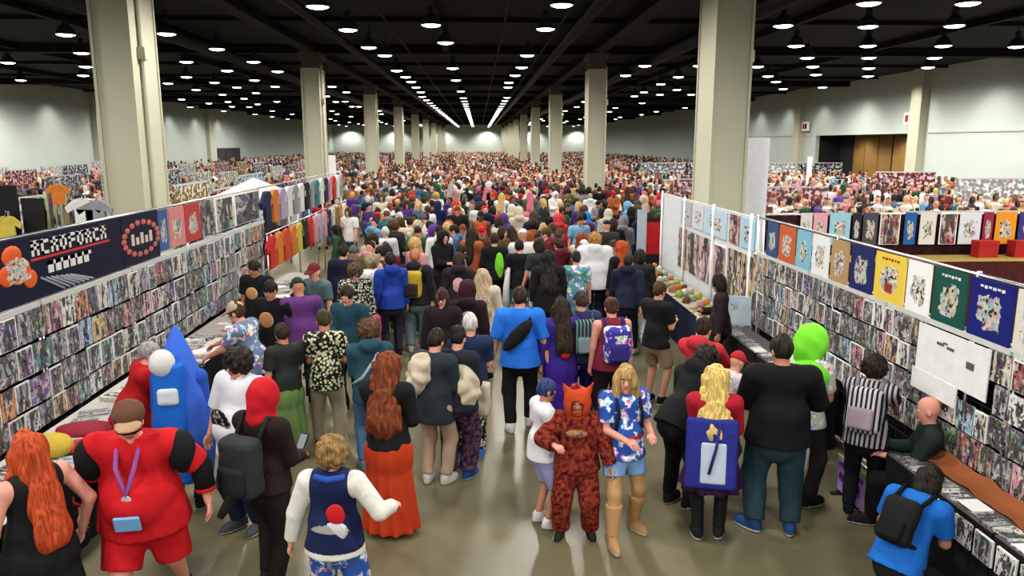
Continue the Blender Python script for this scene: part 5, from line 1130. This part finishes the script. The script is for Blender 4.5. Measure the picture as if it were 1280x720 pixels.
# big man in black
person('big man in a black sweater, teal jeans and blue shoes, back turned', (975, 419), 1.85, -10, vox=.013, w=1.26, sw=.2, hp=14, hy=22, hands=((-.10, .30, 1.1), (.20, .30, 1.08)), elb=((-.9, -.6, -.5), (.9, -.6, -.5)), skin='tan', hair=('short', 'black'), top=('long', (.007, .007, .008)), bottom=('trousers', (.035, .075, .1)), loose=.035, tinfl=.03, hem=.1, shoes=(.03, .09, .25), toes=((-.8, .8), (.2, 1)), feet=((-.15, .0, 0), (.14, -.03, 0)),
       extra=[tote('white plastic carrier bag hanging beside the big man in black', (.72, .7, .74), 1, 'plain', size=(.1, .13, .24), name='carrier_bag')])
person('person in a black jacket bending forward past the girl with yellow hair', (890, 436), 1.7, -55, vox=.014, lean=38, hp=20, hands='reach', hair=('curly', (.015, .013, .012)), top=('hoodie', BLK), bottom=('trousers', BLK))
person('person in a red and pink jacket at the white end of the navy table', (882, 398), 1.66, -40, vox=.014, hp=16, w=1.05, hands='reach', hair=('bun', 'dark'), top=('hoodie', (.55, .04, .06)), bottom=('trousers', (.03, .02, .03)), hem=.14)
person('person in a neon green hooded costume facing the prints', (1018, 414), 1.76, -55, vox=.014, w=1.05, hp=16, hands='mixed', hair=('hood', (.22, .75, .05)), hoodbig=1.25, top=('tee', (.5, .5, .44), 'blotch'), bottom=('trousers', (.03, .03, .03)), extra=[part_ell('green_cowl', lambda J: (J['T'](.08, -.1, .42), J['Rt']), (.2, .12, .14), (.22, .75, .05)), part_ell('yellow_fringe', lambda J: (J['T'](-.15, 0, .42), J['Rt']), (.07, .08, .1), (.6, .6, .1))])
person('person in white and a red cap bending at the goods beyond the big man', (925, 440), 1.45, -60, vox=.016, lean=20, hands='reach', hair=('cap', (.5, .03, .04)), top=('tee', (.6, .58, .58), 'blotch'), bottom=('trousers', GREY), w=1.1)
person('person with dark curls in a striped shirt and striped backpack leaning over the prints', (1096, 446), 1.57, -40, vox=.014, lean=10, hp=18, w=1.05, hands='reach', hair=('curly', (.018, .012, .01)), top=('tee', (.45, .43, .46), 'stripe'), bottom=('trousers', BLK), hem=.12, extra=[backpack('white and black striped backpack with pink pocket', (.55, .52, .56), 'stripe', 1.1, (.42, .33, .38))])
person('bald vendor in a dark green sweater seated behind the prints counter', (1160, 496), 1.7, 62, vox=.014, crouch=.44, w=1.05, hp=6, hands=((-.12, .36, .72), (.16, .36, .72)), skin='pink', hair=('bald', 'brown'), top=('long', (.02, .035, .03)), bottom=('trousers', BLK), feet=((-.12, .42, 0), (.12, .42, 0)))
v_ = [q for q in bpy.data.objects if q.get('label', '').startswith('bald vendor')][0].location
o = MB().lathe([(.001, .0), (.19, .0), (.2, .02), (.19, .05), (.001, .05)], (0, 0, .33), 20).build('stool', M['black'], None, True, None, (v_[0], v_[1], 0)); tag(o, 'low black stool under the seated bald vendor', 'stool')
for q in range(4): MB().tube([(.12 * math.cos(q * 1.57), .12 * math.sin(q * 1.57), .34), (.18 * math.cos(q * 1.57), .18 * math.sin(q * 1.57), 0)], .014, 6).build('leg', M['chrome'], o, True)
person('person in a bright blue t-shirt and black hair crouching against the black-skirted table', (1170, 585), 1.62, -58, vox=.013, crouch=.44, lean=30, hp=30, w=1.05, hands=((-.22, .42, .66), (.1, .46, .68)), skin='tan', hair=('bob', 'black'), top=('tee', (.015, .16, .55)), bottom=('trousers', (.014, .014, .018)), feet=((-.13, .1, 0), (.13, -.1, 0)), hem=.1, extra=[backpack('black backpack on the crouching person in blue', BLK, 'cloth', .9)])
person('vendor with dark hair standing behind the plush toys', (896, 344), 1.66, 75, vox=.016, hp=16, hands='mixed', hair=('bob', 'black'), skin='tan', top=('long', (.03, .02, .025)), bottom=('trousers', BLK))
# right of the centre, further on
person('person in a bright blue hooded top among the far walkers', (733, 266), 1.74, 0, vox=.02, hair=('hood', (.02, .2, .65)), top=('hoodie', (.02, .2, .65)), bottom=('trousers', NVY))
person('person in a coral red hooded top among the far walkers', (697, 268), 1.74, 10, vox=.02, hair=('hood', (.6, .06, .07)), top=('hoodie', (.6, .05, .07)), bottom=('trousers', BLK))
person('person in dark navy stepping by the navy-skirted table', (786, 318), 1.72, -20, vox=.018, lean=8, hair=('short', 'dark'), top=('hoodie', (.015, .02, .05)), bottom=('trousers', (.02, .02, .04)), shoes=(.7, .7, .7), feet=((-.12, -.25, .03), (.12, .2, 0)), hands='swing')
person('person in black with bright white patterned trousers by the navy-skirted table', (800, 312), 1.7, 0, vox=.018, hair=('bob', 'black'), top=('long', (.03, .03, .035)), bottom=('trousers', (.65, .65, .66), 'blotch'), shoes=(.7, .7, .7))
person('person in tan shorts at the front of the navy-skirted table', (826, 352), 1.7, -50, vox=.016, hair=('short', 'brown'), top=('tee', BLK), bottom=('shorts', KHAKI), hands='phone')
person('person with pale blond puffed hair and orange scarf in cream', (522, 276), 1.74, 0, vox=.018, hair=('curly', (.6, .55, .4)), top=('hoodie', (.6, .5, .36)), bottom=('trousers', KHAKI), extra=[part_ell('scarf', lambda J: (J['neck'], J['Rt']), (.11, .11, .07), (.65, .2, .04))])
person('person with white hair in a pale blouse by the end of the shirt rails', (481, 284), 1.7, 20, vox=.018, hair=('short', 'white'), top=('long', (.68, .68, .7)), bottom=('trousers', NVY))
person('person in a red hood deep in the middle crowd', (514, 240), 1.76, 180, vox=.022, hair=('hood', (.55, .03, .03)), top=('hoodie', (.6, .55, .5)), bottom=('trousers', BLK))
person('person in a dark blue hooded cloak deep in the middle crowd', (547, 252), 1.76, 0, vox=.022, hair=('hood', (.015, .02, .09)), top=('long', (.015, .02, .09)), bottom=('skirt', (.015, .02, .09)), hemz=.2, hemr=.3)
person('person in a slate blue coat left of the pale puffed hair', (497, 258), 1.76, 10, vox=.022, hair=('short', 'dark'), top=('long', (.03, .07, .12)), bottom=('trousers', BLK), hem=.3)
SUB = dict(shirt_print='t_shirt', chest_print='t_shirt', back_print='hoodie', back_patch='vest', green_panel='sweater', medal='lanyard', cap_brim='cap', cuff='sleeve', label_patch='inflatable_costume', front_band='inflatable_costume', pale_cape_panel='cape', ribbon='cape', tassel='belt', snout='hood', red_topknot='hood', red_bow='skirt')
for o in list(bpy.data.objects):
    if o.get('category') == 'person':
        for ch in list(o.children):
            want = SUB.get(ch.name.split('.')[0])
            if want:
                sib = [q for q in o.children if q.name.split('.')[0] == want]
                if sib: ch.parent = sib[-1] if 'cuff' not in ch.name or len(sib) < 2 else min(sib, key=lambda q: (sum((Vector(v) for v in q.bound_box), Vector()) - sum((Vector(v) for v in ch.bound_box), Vector())).length)
# ------------------------------------------------------------------ the crowd: 300 separate people in all, nearest first
n_fg = sum(1 for o in bpy.data.objects if o.get('category') == 'person')
BASES = []
for i, (hr, tp, bt, hd, kw) in enumerate((('short', 'tee', 'trousers', 'down', {}), ('long', 'long', 'trousers', 'phone', {}), ('short', 'hoodie', 'trousers', 'mixed', dict(w=1.15)), ('bob', 'tee', 'shorts', 'swing', dict(feet=((-.1, -.2, .03), (.1, .18, 0)))),
        ('curly', 'long', 'trousers', 'strap', {}), ('beanie', 'hoodie', 'trousers', 'phone', dict(hp=20)), ('bun', 'sleeveless', 'skirt', 'mixed', dict(hemz=.45, hemr=.3, skin='tan')), ('cap', 'tee', 'trousers', 'swing', dict(w=1.2, feet=((-.12, .2, 0), (.12, -.2, .03)))),
        ('wig', 'long', 'skirt', 'down', dict(hemz=.1, hemr=.28)), ('hood', 'hoodie', 'trousers', 'mixed', dict(loose=.03)))):
    s = dict(hair=(hr, 'dark'), top=(tp, BLK), bottom=(bt, BLK), hands=hd, seed=i * 1.3, **kw); BASES.append((hr, tp, bt, make_parts(s, .03)[0]))
CC = [('black', BLK, 9), ('charcoal', (.04, .04, .045), 6), ('navy', (.015, .025, .08), 5), ('white', (.75, .74, .72), 7), ('cream', (.62, .55, .43), 6), ('grey', (.24, .24, .25), 4), ('maroon', (.16, .02, .03), 3), ('red', (.5, .03, .04), 2), ('denim blue', (.08, .15, .28), 3), ('sky blue', (.2, .4, .6), 1), ('teal', (.03, .15, .17), 2), ('green', (.03, .1, .05), 2), ('olive', (.14, .13, .05), 2), ('pink', (.6, .25, .3), 3), ('rust', (.4, .12, .04), 2), ('mustard', (.5, .35, .06), 1), ('violet', (.12, .05, .25), 2), ('brown', (.12, .06, .035), 3)]
CW = [c[2] for c in CC]
HH = [('black', 6), ('dark', 8), ('brown', 6), ('auburn', 2), ('blond', 3), ('grey', 1), ('pink', 1), ('red', 1), ('white', 1)]
BT = [('black', BLK), ('denim', DENIM), ('grey', GREY), ('khaki', KHAKI), ('navy', NVY), ('pale blue', (.16, .25, .38)), ('white', (.65, .64, .62))]
HN = dict(short='short {} hair', long='long {} hair', bob='{} bobbed hair', curly='curly {} hair', beanie='a {} beanie', bun='{} hair in a bun', cap='a {} cap', wig='wild {} hair', hood='a raised {} hood')
BN = dict(trousers='trousers', shorts='shorts', skirt='skirt'); TN = dict(tee='t-shirt', long='sweater', hoodie='hooded top', sleeveless='tank top')
taken = [(o.location.x, o.location.y) for o in bpy.data.objects if o.get('category') == 'person']
def free(x, y, r):
    if any((x - a) ** 2 + (y - b_) ** 2 < r * r for a, b_ in taken): return False
    for px in (PXL, PXR):
        for k in range(9):
            if px - .4 < x < px + PW + .4 and 16.3 + 18.6 * k - .4 < y < 16.3 + 18.6 * k + PD + .4: return False
    return True
cand = []
used = set(); made = n_fg; rr = random.Random(5)
def spot_for(y):
    if y < 17.5: return rr.uniform(-2.7, 2.9)
    if y < 25: return rr.uniform(-3.6, 5.2 + (y - 17) * .3)
    return rr.uniform(-6.8, 8.5)
ybands = []
y = 11.0
tries = 0
ylist = []
while made < 300 and tries < 20000:
    tries += 1
    y = 12.9 + 22.5 * ((made - n_fg) / (300 - n_fg)) ** .82 + rr.uniform(-.6, .9)
    x = spot_for(y)
    if y < 13.5 and abs(x) < 1.0 and rr.random() < .5: continue
    if not free(x, y, .43): continue
    for _ in range(60):
        bi = rr.randrange(len(BASES)); hr, tp, bt, parts = BASES[bi]
        tc = rr.choices(CC, CW)[0]; bc = rr.choices(BT, (8, 7, 3, 3, 4, 2, 1))[0]
        hc_ = rr.choices(HH, [h[1] for h in HH])[0][0] if hr not in ('beanie', 'cap', 'hood') else (tc[0] if hr == 'hood' else rr.choice(('black', 'red', 'grey', 'navy', 'white')))
        key = (bi, tc[0], bc[0], hc_)
        if key not in used: break
    used.add(key); hv = HC.get(hc_) if hr not in ('beanie', 'cap', 'hood') else (tc[1] if hr == 'hood' else dict(black=BLK, red=RED, grey=GREY, navy=NVY, white=(.7, .7, .7))[hc_])
    root = None; k = rr.uniform(.93, 1.05)
    for (nm, me, c) in parts:
        if nm == 'body': col = SKIN[rr.choices(('pale', 'pink', 'tan', 'brown', 'dark'), (6, 5, 5, 3, 2))[0]]
        elif nm in ('hair', 'beanie', 'cap', 'hood'): col = hv
        elif nm in ('trousers', 'shorts', 'skirt'): col = bc[1]
        elif nm == 'shoe': col = rr.choice((BLK, (.6, .6, .6), (.1, .1, .1)))
        else: col = tc[1]
        o = link('person' if root is None else nm, me, root, col)
        if root is None:
            root = o; o.location = (x, y, 0); o.rotation_euler.z = rr.choice((rr.gauss(0, .5), rr.gauss(0, .6), rr.gauss(math.pi, .6), rr.uniform(0, 6.28))); o.scale = (k, k, k)
    hs_ = HN[hr].format({'dark': 'dark brown'}.get(hc_, hc_))
    tag(root, f"person with {hs_}, {tc[0]} {TN[tp]}, {bc[0]} {BN[bt]} in the crowd", 'person', 'people packed in the middle aisle'); taken.append((x, y)); made += 1
ymax = y
print('people', n_fg, made, 'last y', ymax)
# everyone farther away: one mass
cm = MB(); cc = []
def tiny(x, y, k, rot, shirt, trou, skin, hair, bag):
    R = ((0, .11, .09), (.45, .13, .1), (.82, .16, .12), (1.1, .17, .12), (1.38, .21, .12), (1.47, .08, .08), (1.53, .065, .07), (1.62, .088, .1), (1.7, .08, .09), (1.75, .03, .03))
    n = 6; v = []; c, s = math.cos(rot), math.sin(rot); b0 = len(cm.v)
    for (z, rx, ry) in R:
        for q in range(n):
            w_ = 2 * math.pi * (q + .5) / n; a, b2 = rx * math.cos(w_), ry * math.sin(w_); v.append((x + (a * c - b2 * s) * k, y + (a * s + b2 * c) * k, z * k))
    f = []
    for i in range(len(R) - 1):
        for q in range(n):
            f.append((i * n + q, i * n + (q + 1) % n, (i + 1) * n + (q + 1) % n, (i + 1) * n + q))
            cc.append(trou if i < 2 else shirt if i < 5 else (skin if i == 5 or (i in (6, 7) and q in (0, 1, 2)) else hair))
    f.append(tuple((len(R) - 1) * n + q for q in range(n))); cc.append(hair); cm.add(v, f)
    for sd in (-1, 1):
        P = [(sd * .22, 0, 1.4), (sd * .27, .02, 1.12), (sd * (.26 if bag else .2), .05 if bag else .2, .86 if bag else 1.05)]; n0 = len(cm.f)
        cm.tube([(x + (a * c - b2 * s) * k, y + (a * s + b2 * c) * k, z * k) for a, b2, z in P], [.06 * k, .05 * k, .035 * k], 4); cc.extend([shirt if (j % 8) < 4 else skin for j in range(len(cm.f) - n0)])
SK = list(SKIN.values()); HV = [HC[h] for h, w_ in HH for _ in range(w_)]; CV = [c[1] for c in CC for _ in range(c[2])]; BV = [b_[1] for b_ in BT for _ in (0, 1)] + [BLK] * 6
def mass(n, fx, fy, r):
    for _ in range(n):
        y = fy(); x = fx(y)
        if not (XL + 1 < x < XR - 1) or (y < 70 and not free(x, y, r)): continue
        if y < 70: taken.append((x, y))
        tiny(x, y, rr.uniform(.92, 1.06), rr.choice((rr.uniform(0, 6.28), rr.gauss(math.pi, .7))), rr.choice(CV + [WHT, (.62, .55, .43)] * 5), rr.choice(BV), rr.choice(SK), rr.choice(HV), rr.random() < .6)
mass(900, lambda y: rr.uniform(-7, 8.8), lambda: rr.uniform(33.5, 58), .42)
mass(1500, lambda y: rr.uniform(-9, 10.5), lambda: 58 + 112 * rr.random() ** 1.5, .4)
mass(700, lambda y: rr.choice((-10.6, -15.6, -20.6, -25.8)) + rr.uniform(-1.0, 1.3), lambda: 10 + 55 * rr.random(), .4)
mass(1600, lambda y: rr.uniform(7, 25), lambda: rr.choice((15, 19.6, 25, 31, 38, 46.5)) + rr.uniform(-.9, 1.3), .4)
mass(900, lambda y: rr.uniform(-31, -8), lambda: rr.uniform(60, 165), .4)
mass(900, lambda y: rr.uniform(9, 25), lambda: rr.uniform(52, 165), .4)
m, nt, b = newmat('m_attr'); an = N(nt, 'ShaderNodeAttribute', attribute_name='tint'); nt.links.new(an.outputs['Color'], b.inputs['Base Color']); b.inputs['Roughness'].default_value = .8; M['attr'] = m
def attr_obj(name, mb, cols):
    me = mb.data(name, [M['attr']]); at_ = me.attributes.new('tint', 'FLOAT_COLOR', 'FACE')
    at_.data.foreach_set('color', np.concatenate([np.array(cols, f32), np.ones((len(cols), 1), f32)], 1).ravel()); o = link(name, me); return o
o = attr_obj('merchandise', goods, gcol); tag(o, 'mixed small goods heaped on the counters of both side halls', 'merchandise', None, 'stuff')
o = attr_obj('crowd', cm, cc); tag(o, 'dense distant crowd filling the hall to its far wall', 'crowd', None, 'stuff')
